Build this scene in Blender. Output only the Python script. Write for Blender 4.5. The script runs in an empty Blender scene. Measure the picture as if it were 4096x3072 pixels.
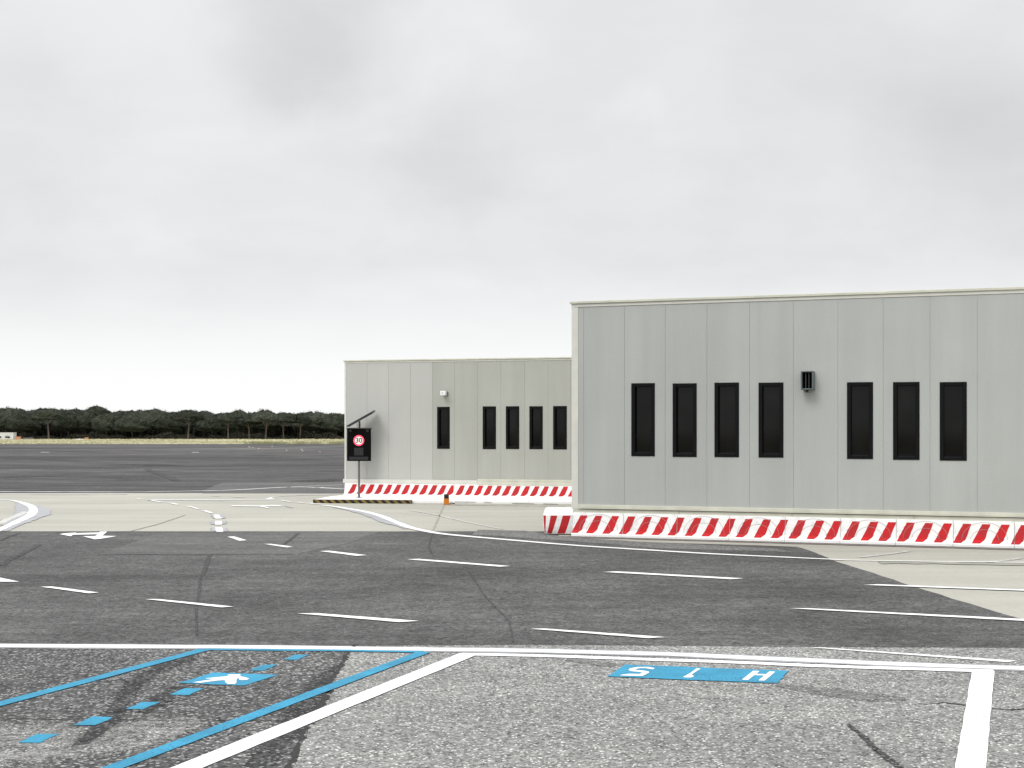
import bpy, math, random
from mathutils import Vector, Matrix
random.seed(7)
R = math.radians
scene = bpy.context.scene
COL = scene.collection

# ------------------------------------------------------------------ survey constants
F, CX, HY, CH = 5600.0, 2048.0, 1718.0, 2.5      # focal (px), centre, horizon row, eye height (m)
CROPS = {'f': (0, 0, 1.0), 'o': (0, 0, 2212/4096), 'a': (1300, 1350, 2.0733), 'b': (0, 1550, 1.58),
         'c': (2100, 1850, 2.011), 'd': (3000, 1850, 2.018), 'e': (0, 2050, 1.58), 'g': (0, 2500, 1.58),
         'h': (1300, 2500, 1.58), 'i': (2700, 2500, 1.5845), 'j': (2350, 2600, 2.4578), 'k': (680, 2670, 4.8087),
         'l': (200, 2090, 7.3733), 'm': (0, 1960, 5.53), 'n': (500, 1940, 2.4043), 'p': (2100, 1980, 4.424)}
def px(c, x, y):
    ox, oy, s = CROPS[c]
    return ox + x/s, oy + y/s
def gp(x, y, z=0.0):                              # survey pixel -> point on the plane at height z
    d = F*(CH-z)/(y-HY)
    return ((x-CX)*d/F, d, z)
def G(c, pts, z):
    return [gp(*px(c, x, y), z) for x, y in pts]

# ------------------------------------------------------------------ object helpers
def tag(o, label=None, cat=None, group=None, kind=None):
    if label: o['label'] = label
    if cat: o['category'] = cat
    if group: o['group'] = group
    if kind: o['kind'] = kind
    return o
def mesh_obj(name, verts, faces, mats, parent=None, midx=None, smooth=False):
    me = bpy.data.meshes.new(name)
    me.from_pydata([tuple(v) for v in verts], [], faces)
    for m in (mats if isinstance(mats, (list, tuple)) else [mats]): me.materials.append(m)
    if midx:
        me.polygons.foreach_set('material_index', midx)
    if smooth:
        me.polygons.foreach_set('use_smooth', [True]*len(me.polygons))
    me.update()
    o = bpy.data.objects.new(name, me); COL.objects.link(o)
    if parent: o.parent = parent
    return o
def empty(name, loc, rz=0.0):
    o = bpy.data.objects.new(name, None); COL.objects.link(o)
    o.location = loc; o.rotation_euler = (0, 0, rz)
    o.empty_display_size = .3
    return o
class MB:
    def __init__(s): s.v = []; s.f = []; s.m = []
    def add(s, vs, fs, mi=0):
        b = len(s.v); s.v += [tuple(v) for v in vs]; s.f += [tuple(i+b for i in f) for f in fs]; s.m += [mi]*len(fs)
    def box(s, x0, x1, y0, y1, z0, z1, mi=0):
        s.add([(x0,y0,z0),(x1,y0,z0),(x1,y1,z0),(x0,y1,z0),(x0,y0,z1),(x1,y0,z1),(x1,y1,z1),(x0,y1,z1)],
              [(0,3,2,1),(4,5,6,7),(0,1,5,4),(1,2,6,5),(2,3,7,6),(3,0,4,7)], mi)
    def tube(s, pts, rad, n=8, mi=0, cap=True):
        rings = []
        for i, p in enumerate(pts):
            p = Vector(p); a = Vector(pts[max(i-1,0)]); b = Vector(pts[min(i+1,len(pts)-1)])
            t = (b-a).normalized(); u = t.orthogonal().normalized()
            if abs(t.z) > .9: u = Vector((1,0,0)) - t*t.x; u.normalize()
            w = t.cross(u); r = rad[i] if isinstance(rad, (list,tuple)) else rad
            rings.append([p + (u*math.cos(2*math.pi*k/n) + w*math.sin(2*math.pi*k/n))*r for k in range(n)])
        vs = [q for rg in rings for q in rg]; fs = []
        for i in range(len(pts)-1):
            for k in range(n):
                fs.append((i*n+k, i*n+(k+1)%n, (i+1)*n+(k+1)%n, (i+1)*n+k))
        if cap:
            fs.append(tuple(range(n-1,-1,-1))); fs.append(tuple((len(pts)-1)*n+k for k in range(n)))
        s.add(vs, fs, mi)
    def prism(s, poly, y0, y1, mi=0):              # polygon in x,z extruded along y
        n = len(poly)
        s.add([(x,y0,z) for x,z in poly]+[(x,y1,z) for x,z in poly],
              [tuple(range(n)), tuple(range(2*n-1,n-1,-1))]+[(i,i+n,(i+1)%n+n,(i+1)%n) for i in range(n)], mi)
    def build(s, name, mats, parent=None, smooth=False):
        return mesh_obj(name, s.v, s.f, mats, parent, s.m, smooth)
def bevel(o, w, seg=2):
    m = o.modifiers.new('bevel', 'BEVEL'); m.width = w; m.segments = seg; m.limit_method = 'ANGLE'
    return o

# ------------------------------------------------------------------ materials
def new_mat(name):
    m = bpy.data.materials.new(name); m.use_nodes = True
    nt = m.node_tree; b = nt.nodes['Principled BSDF']
    return m, nt, b
def N(nt, t, **kw):
    n = nt.nodes.new(t)
    for k, v in kw.items():
        if k in n.inputs: n.inputs[k].default_value = v
        else: setattr(n, k, v)
    return n
def coords(nt, scale=(1,1,1), rot=0.0):
    tc = N(nt, 'ShaderNodeTexCoord'); mp = N(nt, 'ShaderNodeMapping')
    mp.inputs['Scale'].default_value = scale; mp.inputs['Rotation'].default_value = (0,0,rot)
    nt.links.new(tc.outputs['Object'], mp.inputs['Vector'])
    return mp.outputs['Vector']
def noise(nt, vec, scale, detail=3, rough=.5):
    n = N(nt, 'ShaderNodeTexNoise'); n.inputs['Scale'].default_value = scale
    n.inputs['Detail'].default_value = detail; n.inputs['Roughness'].default_value = rough
    nt.links.new(vec, n.inputs['Vector']); return n.outputs['Fac']
def ramp(nt, fac, stops, interp='LINEAR'):
    r = N(nt, 'ShaderNodeValToRGB'); r.color_ramp.interpolation = interp
    els = r.color_ramp.elements
    while len(els) < len(stops): els.new(.5)
    for e, (p, c) in zip(els, stops):
        e.position = p; e.color = (c, c, c, 1) if isinstance(c, (int, float)) else (*c, 1)
    nt.links.new(fac, r.inputs['Fac']); return r.outputs['Color']
def mix(nt, fac, a, b, mode='MIX'):
    n = N(nt, 'ShaderNodeMix', data_type='RGBA', blend_type=mode)
    for i, v in ((0, fac), (6, a), (7, b)):
        if isinstance(v, (int, float)): n.inputs[i].default_value = v if i == 0 else (v, v, v, 1)
        elif isinstance(v, tuple): n.inputs[i].default_value = (*v, 1)
        else: nt.links.new(v, n.inputs[i])
    return n.outputs[2]
def math_n(nt, op, a, b=None):
    n = N(nt, 'ShaderNodeMath', operation=op)
    for i, v in ((0, a), (1, b)):
        if v is None: continue
        if isinstance(v, (int, float)): n.inputs[i].default_value = v
        else: nt.links.new(v, n.inputs[i])
    return n.outputs[0]
def plain(name, col, rough=.7, var=.12, scale=6.0, spec=.3, metal=0.0):
    m, nt, b = new_mat(name); v = coords(nt)
    n = noise(nt, v, scale, 4)
    c = mix(nt, 1.0, col, ramp(nt, n, [(.25, 1-var), (.75, 1+var)]), 'MULTIPLY')
    nt.links.new(c, b.inputs['Base Color'])
    b.inputs['Roughness'].default_value = rough; b.inputs['Specular IOR Level'].default_value = spec
    b.inputs['Metallic'].default_value = metal
    return m
def asphalt(name, base, contrast, big, grain=42.0, tint=(1,1,.985), flakes=.08, streak=0.0, streak_rot=0.0):
    m, nt, b = new_mat(name); v = coords(nt)
    vo = N(nt, 'ShaderNodeTexVoronoi'); vo.inputs['Scale'].default_value = grain
    nt.links.new(v, vo.inputs['Vector'])
    sep = N(nt, 'ShaderNodeSeparateColor'); nt.links.new(vo.outputs['Color'], sep.inputs['Color'])
    cell = sep.outputs[0]
    vo2 = N(nt, 'ShaderNodeTexVoronoi'); vo2.inputs['Scale'].default_value = grain*.45
    nt.links.new(v, vo2.inputs['Vector'])
    sep2 = N(nt, 'ShaderNodeSeparateColor'); nt.links.new(vo2.outputs['Color'], sep2.inputs['Color'])
    fine = math_n(nt, 'ADD', math_n(nt, 'MULTIPLY', cell, .6), math_n(nt, 'MULTIPLY', sep2.outputs[1], .4))
    g = ramp(nt, fine, [(0, max(.12, 1-contrast*.95)), (.5, .93), (1, 1+contrast*.8)])
    g = mix(nt, ramp(nt, sep.outputs[2], [(1-flakes, 0), (1-flakes+.03, 1)]), g, 1+contrast*2.2)
    n1 = noise(nt, v, .35, 5, .6)
    n2 = noise(nt, coords(nt, (.25, 1.3, 1), streak_rot), .8, 5, .62)
    l1 = ramp(nt, n1, [(.3, 1-big), (.7, 1+big)])
    l2 = ramp(nt, n2, [(.3, 1-streak), (.7, 1+streak)])
    n4 = noise(nt, coords(nt, (.35, 1, 1), -.12), .045, 6, .62); l4 = ramp(nt, n4, [(.36, 1-streak*.8), (.64, 1+streak*.8)])
    n3 = noise(nt, v, 3.2, 4, .65); l3 = ramp(nt, n3, [(.3, 1-big*.8), (.7, 1+big*.6)])
    c = mix(nt, 1.0, g, l1, 'MULTIPLY'); c = mix(nt, 1.0, c, l2, 'MULTIPLY'); c = mix(nt, 1.0, c, l3, 'MULTIPLY'); c = mix(nt, 1.0, c, l4, 'MULTIPLY')
    c = mix(nt, 1.0, c, tuple(base*t for t in tint), 'MULTIPLY')
    nt.links.new(c, b.inputs['Base Color'])
    b.inputs['Roughness'].default_value = .9; b.inputs['Specular IOR Level'].default_value = .25
    bp = N(nt, 'ShaderNodeBump'); bp.inputs['Strength'].default_value = .25; bp.inputs['Distance'].default_value = .01
    nt.links.new(fine, bp.inputs['Height']); nt.links.new(bp.outputs['Normal'], b.inputs['Normal'])
    return m
def paint(name, col, wear=.35, worn=(.16,.16,.155), gscale=45.0, var=.1):
    m, nt, b = new_mat(name); v = coords(nt)
    n = noise(nt, v, gscale, 3, .7); n2 = noise(nt, v, 2.2, 4, .6)
    w = math_n(nt, 'ADD', math_n(nt, 'MULTIPLY', n, .72), math_n(nt, 'MULTIPLY', n2, .28))
    fac = ramp(nt, w, [(wear, 1), (wear+.05, 0)])
    n3 = noise(nt, v, 1.6, 4, .6)
    c = mix(nt, 1.0, col, ramp(nt, n3, [(.3, 1-var), (.7, 1+var)]), 'MULTIPLY')
    c = mix(nt, fac, c, worn)
    nt.links.new(c, b.inputs['Base Color'])
    b.inputs['Roughness'].default_value = .7; b.inputs['Specular IOR Level'].default_value = .3
    return m

M = {}
M['far_asphalt'] = asphalt('far_asphalt', .072, .3, .2, 8.0, (1.03,1,1), .03, .6, .12)
M['mid_asphalt'] = asphalt('mid_asphalt', .091, .7, .30, 38.0, (1.0,1.0,.98), .04, .2, -.1)
M['light_asphalt'] = asphalt('light_asphalt', .240, .9, .14, 62.0, (1,1,.96), .06, .09)
M['strip_asphalt'] = asphalt('strip_asphalt', .165, .8, .12, 48.0, (1,1,.97), .05, .06)
M['old_asphalt'] = asphalt('old_asphalt', .085, 1.45, .2, 46.0, (1,1,.985), .13, .10)
M['worn_asphalt'] = asphalt('worn_asphalt', .115, .4, .16, 30.0, (1.0,1,.98), .03, .2)
M['dark_patch'] = asphalt('dark_patch', .050, 1.6, .2, 46.0, (1,1,1), .09, .1)
M['road_dark'] = asphalt('road_dark', .068, .5, .2, 30.0, (1,1,1), .03, .1)
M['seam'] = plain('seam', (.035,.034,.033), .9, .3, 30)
M['conc_grime'] = plain('conc_grime', (.17,.15,.13), .9, .3, 8)
M['soil_strip'] = plain('soil_strip', (.205,.185,.17), .95, .25, 5)
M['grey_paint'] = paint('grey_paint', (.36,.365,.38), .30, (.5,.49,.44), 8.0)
M['apron_fade'] = paint('apron_fade', (.30,.30,.30), .42, (.13,.13,.13), 2.0)
M['faded_white'] = paint('faded_white', (.56,.555,.53), .42, (.43,.42,.375), 9.0)
M['white_paint'] = paint('white_paint', (.84,.84,.84), .30, (.5,.5,.5), 30.0, .03)
M['road_white'] = paint('road_white', (.82,.82,.81), .315, (.35,.35,.35), 26.0, .05)
M['blue_paint'] = paint('blue_paint', (.030,.275,.44), .425, (.03,.15,.25), 42.0, .22)
M['orange_line'] = paint('orange_line', (.34,.24,.17), .35, (.14,.13,.12), 3.0)
def concrete_mat():
    m, nt, b = new_mat('concrete'); v = coords(nt)
    n1 = noise(nt, v, .25, 5, .6); n2 = noise(nt, v, 9, 4, .7); n3 = noise(nt, coords(nt, (.12, .9, 1)), .9, 5, .6)
    c = mix(nt, 1.0, (.425,.415,.365), ramp(nt, n1, [(.3, .94), (.7, 1.05)]), 'MULTIPLY')
    c = mix(nt, 1.0, c, ramp(nt, n2, [(.3, .93), (.7, 1.06)]), 'MULTIPLY')
    c = mix(nt, 1.0, c, ramp(nt, n3, [(.3, .88), (.7, 1.06)]), 'MULTIPLY')
    nt.links.new(c, b.inputs['Base Color']); b.inputs['Roughness'].default_value = .9
    b.inputs['Specular IOR Level'].default_value = .2
    return m
M['concrete'] = concrete_mat()
def wall_mat(name, col, streak=.05):
    m, nt, b = new_mat(name); v = coords(nt)
    n1 = noise(nt, coords(nt, (1, 1, .06)), 2.2, 5, .6)          # rain streaks run down the sheet
    n2 = noise(nt, v, 30, 3, .7); n3 = noise(nt, v, .5, 3, .5)
    c = mix(nt, 1.0, col, ramp(nt, n1, [(.3, 1-streak), (.7, 1+streak)]), 'MULTIPLY')
    c = mix(nt, 1.0, c, ramp(nt, n2, [(.3, .96), (.7, 1.04)]), 'MULTIPLY')
    c = mix(nt, 1.0, c, ramp(nt, n3, [(.3, .965), (.7, 1.035)]), 'MULTIPLY')
    nt.links.new(c, b.inputs['Base Color']); b.inputs['Roughness'].default_value = .55
    b.inputs['Specular IOR Level'].default_value = .25
    return m
M['wall_near'] = wall_mat('wall_near', (.425,.438,.42), .05)
M['wall_far'] = wall_mat('wall_far', (.475,.48,.455), .025)
M['wall_far_dirty'] = wall_mat('wall_far_dirty', (.405,.412,.372), .05)
M['trim_white'] = plain('trim_white', (.66,.655,.60), .5, .07, 3)
M['trim_cream'] = plain('trim_cream', (.60,.60,.51), .55, .12, 2.5)
M['roof'] = plain('roof', (.35,.35,.34), .8, .1, 2)
M['groove'] = plain('groove', (.40,.405,.39), .9, .2, 1.5)
M['black_frame'] = plain('black_frame', (.0055,.0055,.0065), .5, .2, 6, .12)
def glass_mat(name, c=(.003,.003,.0035), spec=.20):
    m, nt, b = new_mat(name); v = coords(nt)
    n = noise(nt, v, 1.1, 2, .4)
    nt.links.new(ramp(nt, n, [(.35, c[0]*.6), (.7, c[0]*2.6)]), b.inputs['Base Color'])
    b.inputs['Roughness'].default_value = .06; b.inputs['Specular IOR Level'].default_value = spec
    return m
M['glass'] = glass_mat('glass')
def barrier_mat(name, col, dirt=.2, dcol=(.42,.41,.38), low=.33):
    m, nt, b = new_mat(name); v = coords(nt)
    n = noise(nt, v, 4.5, 5, .68); n2 = noise(nt, v, 55, 3, .6)
    fac = ramp(nt, n, [(low, dirt), (low+.16, 0.0)])
    c = mix(nt, fac, col, dcol); c = mix(nt, 1.0, c, ramp(nt, n2, [(.3, .94), (.7, 1.04)]), 'MULTIPLY')
    nt.links.new(c, b.inputs['Base Color']); b.inputs['Roughness'].default_value = .6
    b.inputs['Specular IOR Level'].default_value = .25
    return m
M['barrier_white'] = barrier_mat('barrier_white', (.86,.86,.85), .42, (.5,.49,.46), .31)
M['barrier_red'] = barrier_mat('barrier_red', (.57,.015,.020), .5, (.30,.03,.035), .42)
M['barrier_red_shaded'] = barrier_mat('barrier_red_shaded', (.50,.022,.026), .3, (.25,.03,.035))  # deeper red paints in the shade on the end block's front
M['arc'] = plain('arc', (.34,.30,.30), .8, .25, 9)
M['joint'] = plain('joint', (.20,.19,.18), .9, .3, 9)
M['yellow'] = plain('yellow', (.21,.155,.045), .7, .35, 5)
M['black_paint'] = plain('black_paint', (.016,.013,.012), .7, .3, 6)
M['orange'] = plain('orange', (.62,.20,.015), .6, .15, 9)
M['dark_metal'] = plain('dark_metal', (.075,.06,.055), .5, .3, 14, .4)
M['pole_metal'] = plain('pole_metal', (.13,.12,.118), .5, .15, 12, .4)
M['sign_black'] = plain('sign_black', (.004,.004,.004), .85, .1, 5, .08)
M['sign_grey'] = plain('sign_grey', (.028,.028,.03), .7, .1, 9, .2)
M['solar'] = plain('solar', (.03,.035,.06), .25, .1, 9, .5)
M['vent_metal'] = plain('vent_metal', (.13,.155,.155), .55, .25, 14, .3)
M['vent_dark'] = plain('vent_dark', (.004,.004,.004), .9, .1, 5, .1)
M['vent_fin'] = plain('vent_fin', (.05,.052,.052), .7, .2, 12, .2)
M['lamp_white'] = plain('lamp_white', (.82,.82,.82), .45, .03, 5)
M['lamp_grey'] = plain('lamp_grey', (.18,.18,.185), .6, .1, 5)
M['bark'] = plain('bark', (.155,.125,.105), .9, .25, 2)
M['bark_dark'] = plain('bark_dark', (.07,.06,.055), .9, .3, 2)
M['cabin'] = plain('cabin', (.62,.64,.62), .6, .06, 1)
M['cabin_dark'] = plain('cabin_dark', (.03,.03,.05), .5, .1, 3)
M['bin_orange'] = plain('bin_orange', (.58,.26,.16), .7, .08, 3)
def emit_mat(name, col, e):
    m, nt, b = new_mat(name)
    v = coords(nt); n = noise(nt, v, 60, 2)
    nt.links.new(mix(nt, 1.0, col, ramp(nt, n, [(.3,.92),(.7,1.06)]), 'MULTIPLY'), b.inputs['Base Color'])
    b.inputs['Emission Color'].default_value = (*col, 1); b.inputs['Emission Strength'].default_value = e
    return m
M['led_white'] = emit_mat('led_white', (.72,.69,.60), .55)
M['led_red'] = emit_mat('led_red', (.95,.05,.12), .8)
def leaf_mat(name, a, b_):
    m, nt, b = new_mat(name)
    oi = N(nt, 'ShaderNodeObjectInfo'); v = coords(nt)
    n = noise(nt, v, .7, 3, .6); n2 = noise(nt, v, 5, 2, .6)
    f = math_n(nt, 'ADD', math_n(nt, 'MULTIPLY', n, .6), math_n(nt, 'MULTIPLY', n2, .4))
    c = mix(nt, ramp(nt, f, [(.35, 0), (.65, 1)]), a, b_)
    c = mix(nt, 1.0, c, ramp(nt, oi.outputs['Random'], [(0, .8), (1, 1.25)]), 'MULTIPLY')
    nt.links.new(c, b.inputs['Base Color']); b.inputs['Roughness'].default_value = .8
    b.inputs['Specular IOR Level'].default_value = .1
    return m
M['pine'] = leaf_mat('pine', (.031,.039,.029), (.064,.069,.047))
M['wood'] = leaf_mat('wood', (.027,.033,.027), (.057,.060,.045))
M['scrub'] = leaf_mat('scrub', (.025,.026,.020), (.05,.048,.035))
def grass_mat(name, a, b_, sc=.06):
    m, nt, b = new_mat(name)
    n = noise(nt, coords(nt, (.35, 1, 1)), sc, 5, .65)
    c = mix(nt, ramp(nt, n, [(.38, 0), (.62, 1)]), a, b_)
    n2 = noise(nt, coords(nt), 1.2, 3, .6)
    c = mix(nt, 1.0, c, ramp(nt, n2, [(.3, .85), (.7, 1.12)]), 'MULTIPLY')
    nt.links.new(c, b.inputs['Base Color']); b.inputs['Roughness'].default_value = .95
    b.inputs['Specular IOR Level'].default_value = .1
    return m
M['straw'] = grass_mat('straw', (.42,.40,.26), (.60,.57,.43))
M['tuft'] = grass_mat('tuft', (.36,.35,.20), (.60,.57,.41))
M['earth'] = grass_mat('earth', (.14,.14,.08), (.25,.23,.14))

# ------------------------------------------------------------------ ground sheets
def rough_poly(pts, step=.25, jit=0.0):
    out = []
    n = len(pts)
    for i in range(n):
        a = Vector(pts[i]); b = Vector(pts[(i+1) % n]); L = (b-a).length
        k = max(1, min(60, int(L/step)))
        d = (b-a).normalized() if L > 0 else Vector((1,0,0)); nn = Vector((-d.y, d.x, 0))
        for j in range(k):
            p = a + (b-a)*(j/k)
            if j: p = p + nn*random.uniform(-jit, jit)
            out.append(p)
    return out
def sheet(name, pts, mat, parent=None, jit=0.0, step=.25, kind=None, **t):
    if jit: pts = rough_poly(pts, step, jit)
    ar = sum(pts[i][0]*pts[(i+1)%len(pts)][1]-pts[(i+1)%len(pts)][0]*pts[i][1] for i in range(len(pts)))
    if ar < 0: pts = list(pts)[::-1]
    o = mesh_obj(name, pts, [tuple(range(len(pts)))], mat, parent)
    if kind: o['kind'] = kind
    return o
def rect(x0, x1, y0, y1, z): return [(x0,y0,z),(x1,y0,z),(x1,y1,z),(x0,y1,z)]
def smooth(pts, k=6):
    out = []
    P = [Vector(p) for p in pts]
    for i in range(len(P)-1):
        p0 = P[max(i-1,0)]; p1 = P[i]; p2 = P[i+1]; p3 = P[min(i+2,len(P)-1)]
        for j in range(k):
            t = j/k
            out.append(.5*((2*p1)+(p2-p0)*t+(2*p0-5*p1+4*p2-p3)*t*t+(3*p1-p0-3*p2+p3)*t**3))
    out.append(P[-1]); return out
def ribbon(name, pts, w, mat, parent=None, jit=0.004, sm=0, off=0.0, maxseg=.4, kind=None):
    """strip of constant (or per point) real width along ground points"""
    W = w if isinstance(w, (list,tuple)) else [w]*len(pts)
    if sm:
        n0 = len(pts); pts = smooth(pts, sm)
        W = [W[min(int(i/sm), n0-2)] + (W[min(int(i/sm)+1, n0-1)]-W[min(int(i/sm), n0-2)])*((i/sm) % 1) for i in range(len(pts))]
    P = []; WW = []
    for i in range(len(pts)-1):
        a, b = Vector(pts[i]), Vector(pts[i+1]); k = max(1, min(40, int((b-a).length/maxseg)))
        for j in range(k): P.append(a+(b-a)*(j/k)); WW.append(W[i]+(W[i+1]-W[i])*j/k)
    P.append(Vector(pts[-1])); WW.append(W[-1])
    vs = []; fs = []
    for i, p in enumerate(P):
        t = P[min(i+1,len(P)-1)]-P[max(i-1,0)]; t.z = 0; t.normalize(); nn = Vector((-t.y,t.x,0))
        h = WW[i]/2
        vs.append(p+nn*(off+h+random.uniform(-jit,jit))); vs.append(p+nn*(off-h+random.uniform(-jit,jit)))
    for i in range(len(P)-1): fs.append((2*i, 2*i+1, 2*i+3, 2*i+2))
    o = mesh_obj(name, vs, fs, mat, parent)
    if kind: o['kind'] = kind
    return o

def soften(base):
    """same surface, feathered with fine noise by the 'cover' attribute"""
    m = M[base].copy(); m.name = base+'_soft'; nt = m.node_tree
    b = nt.nodes['Principled BSDF']
    at = N(nt, 'ShaderNodeAttribute'); at.attribute_name = 'cover'
    v = coords(nt); n = noise(nt, v, 30, 4, .75); n2 = noise(nt, v, 5, 4, .6)
    w = math_n(nt, 'ADD', math_n(nt, 'MULTIPLY', n, .75), math_n(nt, 'MULTIPLY', n2, .55))
    f = math_n(nt, 'ADD', at.outputs['Fac'], math_n(nt, 'MULTIPLY', math_n(nt, 'SUBTRACT', w, .65), 1.7))
    nt.links.new(ramp(nt, f, [(.42, 0), (.62, 1)]), b.inputs['Alpha'])
    return m
def soft(name, pts, w, mat, parent=None, sm=0, maxseg=.25, peak=.8):
    W = w if isinstance(w, (list,tuple)) else [w]*len(pts)
    key = mat+'_soft'
    if key not in M: M[key] = soften(mat)
    if sm:
        n0 = len(pts); pts = smooth(pts, sm)
        W = [W[min(int(i/sm), n0-2)] + (W[min(int(i/sm)+1, n0-1)]-W[min(int(i/sm), n0-2)])*((i/sm) % 1) for i in range(len(pts)-1)]+[W[-1]]
    P = []; WW = []
    for i in range(len(pts)-1):
        a, b = Vector(pts[i]), Vector(pts[i+1]); k = max(1, min(60, int((b-a).length/maxseg)))
        for j in range(k): P.append(a+(b-a)*(j/k)); WW.append(W[i]+(W[i+1]-W[i])*j/k)
    P.append(Vector(pts[-1])); WW.append(W[-1])
    vs = []; fs = []; cv = []; T = len(P)-1
    for i, p in enumerate(P):
        t = P[min(i+1,T)]-P[max(i-1,0)]; t.z = 0; t.normalize(); nn = Vector((-t.y,t.x,0))
        for k, c in ((-1,0),(-.35,1),(.35,1),(1,0)):
            vs.append(p+nn*(k*WW[i]*.75)); cv.append(c*peak*(0 if i in (0, T) else 1))
    for i in range(T):
        for k in range(3): fs.append((4*i+k+1, 4*i+k, 4*i+k+4, 4*i+k+5))
    o = mesh_obj(name, vs, fs, M[key], parent)
    at = o.data.attributes.new('cover', 'FLOAT', 'POINT')
    for i, c in enumerate(cv): at.data[i].value = c
    return o

Z0, Z1, Z2, Z3, Z4, Z5, Z6, Z7, Z8 = 0, .004, .008, .012, .016, .0185, .0215, .0240, .0265
ground = sheet('ground', rect(-3000, 3000, -600, 3000, Z0), M['earth'], kind='structure')
zg = gp(0, 1776)[1]
apron = sheet('apron', rect(-420, 420, 12, zg, Z1), M['far_asphalt'], kind='structure')
zc = gp(0, 1972, Z2)[1]
concrete_road = sheet('concrete_road', rect(-120, 120, 14, zc, Z2), M['concrete'], kind='structure')
mid = G('f', [(-9000,2125),(2185,2125),(2250,2148),(2290,2156),(2700,2172),(3000,2180),(3188,2187),(3260,2210),(3357,2250),(3530,2305),(3700,2360),(4096,2478),
              (4470,2600),(4096,2592),(3240,2588),(2100,2579),(1430,2584),(700,2580),(0,2578),(-9000,2570)], Z3)
asphalt_road = sheet('asphalt_road', mid, M['mid_asphalt'], jit=.03, step=.5, kind='structure')
top = G('f', [(9000,2640),(4470,2600),(4096,2592),(3240,2588),(2100,2579),(1430,2584),(700,2580),(0,2578),(-9000,2570)], Z4)
parking = sheet('parking_asphalt', top + [(-60,-60,Z4),(60,-60,Z4)], M['light_asphalt'], kind='structure')
# the old dark patch left of the open joint
joint = G('h', [(205,125),(150,190),(105,265),(60,340),(10,430)], Z5) + G('g', [(2085,400),(2060,480),(2000,560),(1950,640),(1900,760),(1850,904)], Z5)
jl = joint[-1]; j2 = joint[-3]
jd = Vector(jl)-Vector(j2); jend = Vector(jl)+jd*3
leftp = G('f', [(1400,2592),(700,2588),(0,2583),(-9000,2575)], Z5)
old = sheet('old_asphalt_patch', [tuple(jend)] + joint[::-1] + leftp + [(-50, jend.y, Z5)], M['old_asphalt'], parking, jit=.02, step=.3)
grey_areas = G('g', [(0,900),(-400,904),(-400,640),(200,585),(470,590),(760,560),(980,590),(1400,640),(1330,700),(1000,780),(760,904)], Z5+.0012)
gA = G('g', [(-500,780),(200,740),(500,730),(800,700),(1050,640),(1300,620)], Z5+.0012)
soft('worn_patch', gA, [2.2,2.0,1.6,1.3,1.0,.5], 'light_asphalt', parking, 4, .2, .62)
# tonal repair patches in the middle road
P_ = []
P_.append(sheet('repair_patch', G('e', [(620,265),(1000,130),(1340,122),(2400,122),(2212,190),(1880,262)], Z4), M['worn_asphalt'], asphalt_road, jit=.03))
P_.append(sheet('repair_patch', G('c', [(-380,480+60),(0,548),(360,600),(1000,640),(2000,690),(2150,720),(1100,690),(300,628),(-200,592),(-420,580)], Z4), M['strip_asphalt'], asphalt_road, jit=.04))
P_.append(sheet('repair_patch', G('b', [(1280,650),(1410,600),(2300,600),(2300,668),(1280,668)], Z4), M['worn_asphalt'], apron, jit=.03))
P_.append(sheet('repair_patch', G('b', [(1000,385),(1700,380),(2300,362),(2300,372),(1600,395)], Z4), M['worn_asphalt'], apron))
_a, _b = Vector(gp(2282,2148)), Vector(gp(4096,2198)); _d = (_b-_a).normalized(); _n = Vector((_d.y,-_d.x,0))
_q = [_a-_d*.1+_n*.30, _a+_d*9+_n*.36, _a+_d*16+_n*.36, _a+_d*16-_n*.6, _a-_d*.1-_n*.6]
soil = sheet('soil_strip', [(v.x,v.y,Z5) for v in _q], M['soil_strip'], jit=.03, kind='structure')
# grime washed along the foot of the barriers
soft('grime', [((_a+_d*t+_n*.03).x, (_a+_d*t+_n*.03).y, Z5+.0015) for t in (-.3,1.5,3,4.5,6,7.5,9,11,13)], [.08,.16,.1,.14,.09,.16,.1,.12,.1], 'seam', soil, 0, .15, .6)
soft('grime', G('a', [(930,1385),(1060,1389),(1300,1392),(1700,1397),(2040,1400)], Z4), [.1,.3,.2,.14,.1], 'conc_grime', concrete_road, 0, .2, .6)
# seams and cracks
def wear(pts, w, m, pk=.6): soft('wear_band', G('b', pts, Z4), w, m, apron, 3, 1.5, pk)
wear([(-200,506),(300,512),(900,511),(1500,515),(2250,511)], 2.2, 'worn_asphalt')
wear([(-100,440),(200,446),(520,470),(900,500)], 3.5, 'worn_asphalt', .45)
wear([(900,462),(1400,470),(2000,452),(2250,450)], 3.0, 'worn_asphalt', .5)
wear([(60,560),(160,562),(270,566)], 7, 'road_dark', .5)
wear([(560,560),(820,566),(980,590)], 4, 'road_dark', .45)
wear([(820,480),(1000,488),(1060,500)], 3, 'road_dark', .5)
wear([(1900,600),(2050,585),(2250,575)], 3, 'road_dark', .5)
wear([(1500,430),(1900,436),(2200,428)], 4, 'road_dark', .45)
wear([(-100,395),(500,400),(1100,396)], 6, 'worn_asphalt', .45)
def crack(c, pts, w, z, parent, jit=.02, name='crack', m='seam'):
    if m != 'seam': return soft(name, G(c, pts, z), [x*1.2 for x in w] if isinstance(w, list) else w*1.3, m, parent, 0, .15, .72)
    return ribbon(name, G(c, pts, z), w, M[m], parent, jit, maxseg=.15)
ribbon('open_joint', [(p[0],p[1],Z6) for p in joint] + [(jend.x,jend.y,Z6)], .045, M['seam'], parking, .03, off=-.02, maxseg=.07)
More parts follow.
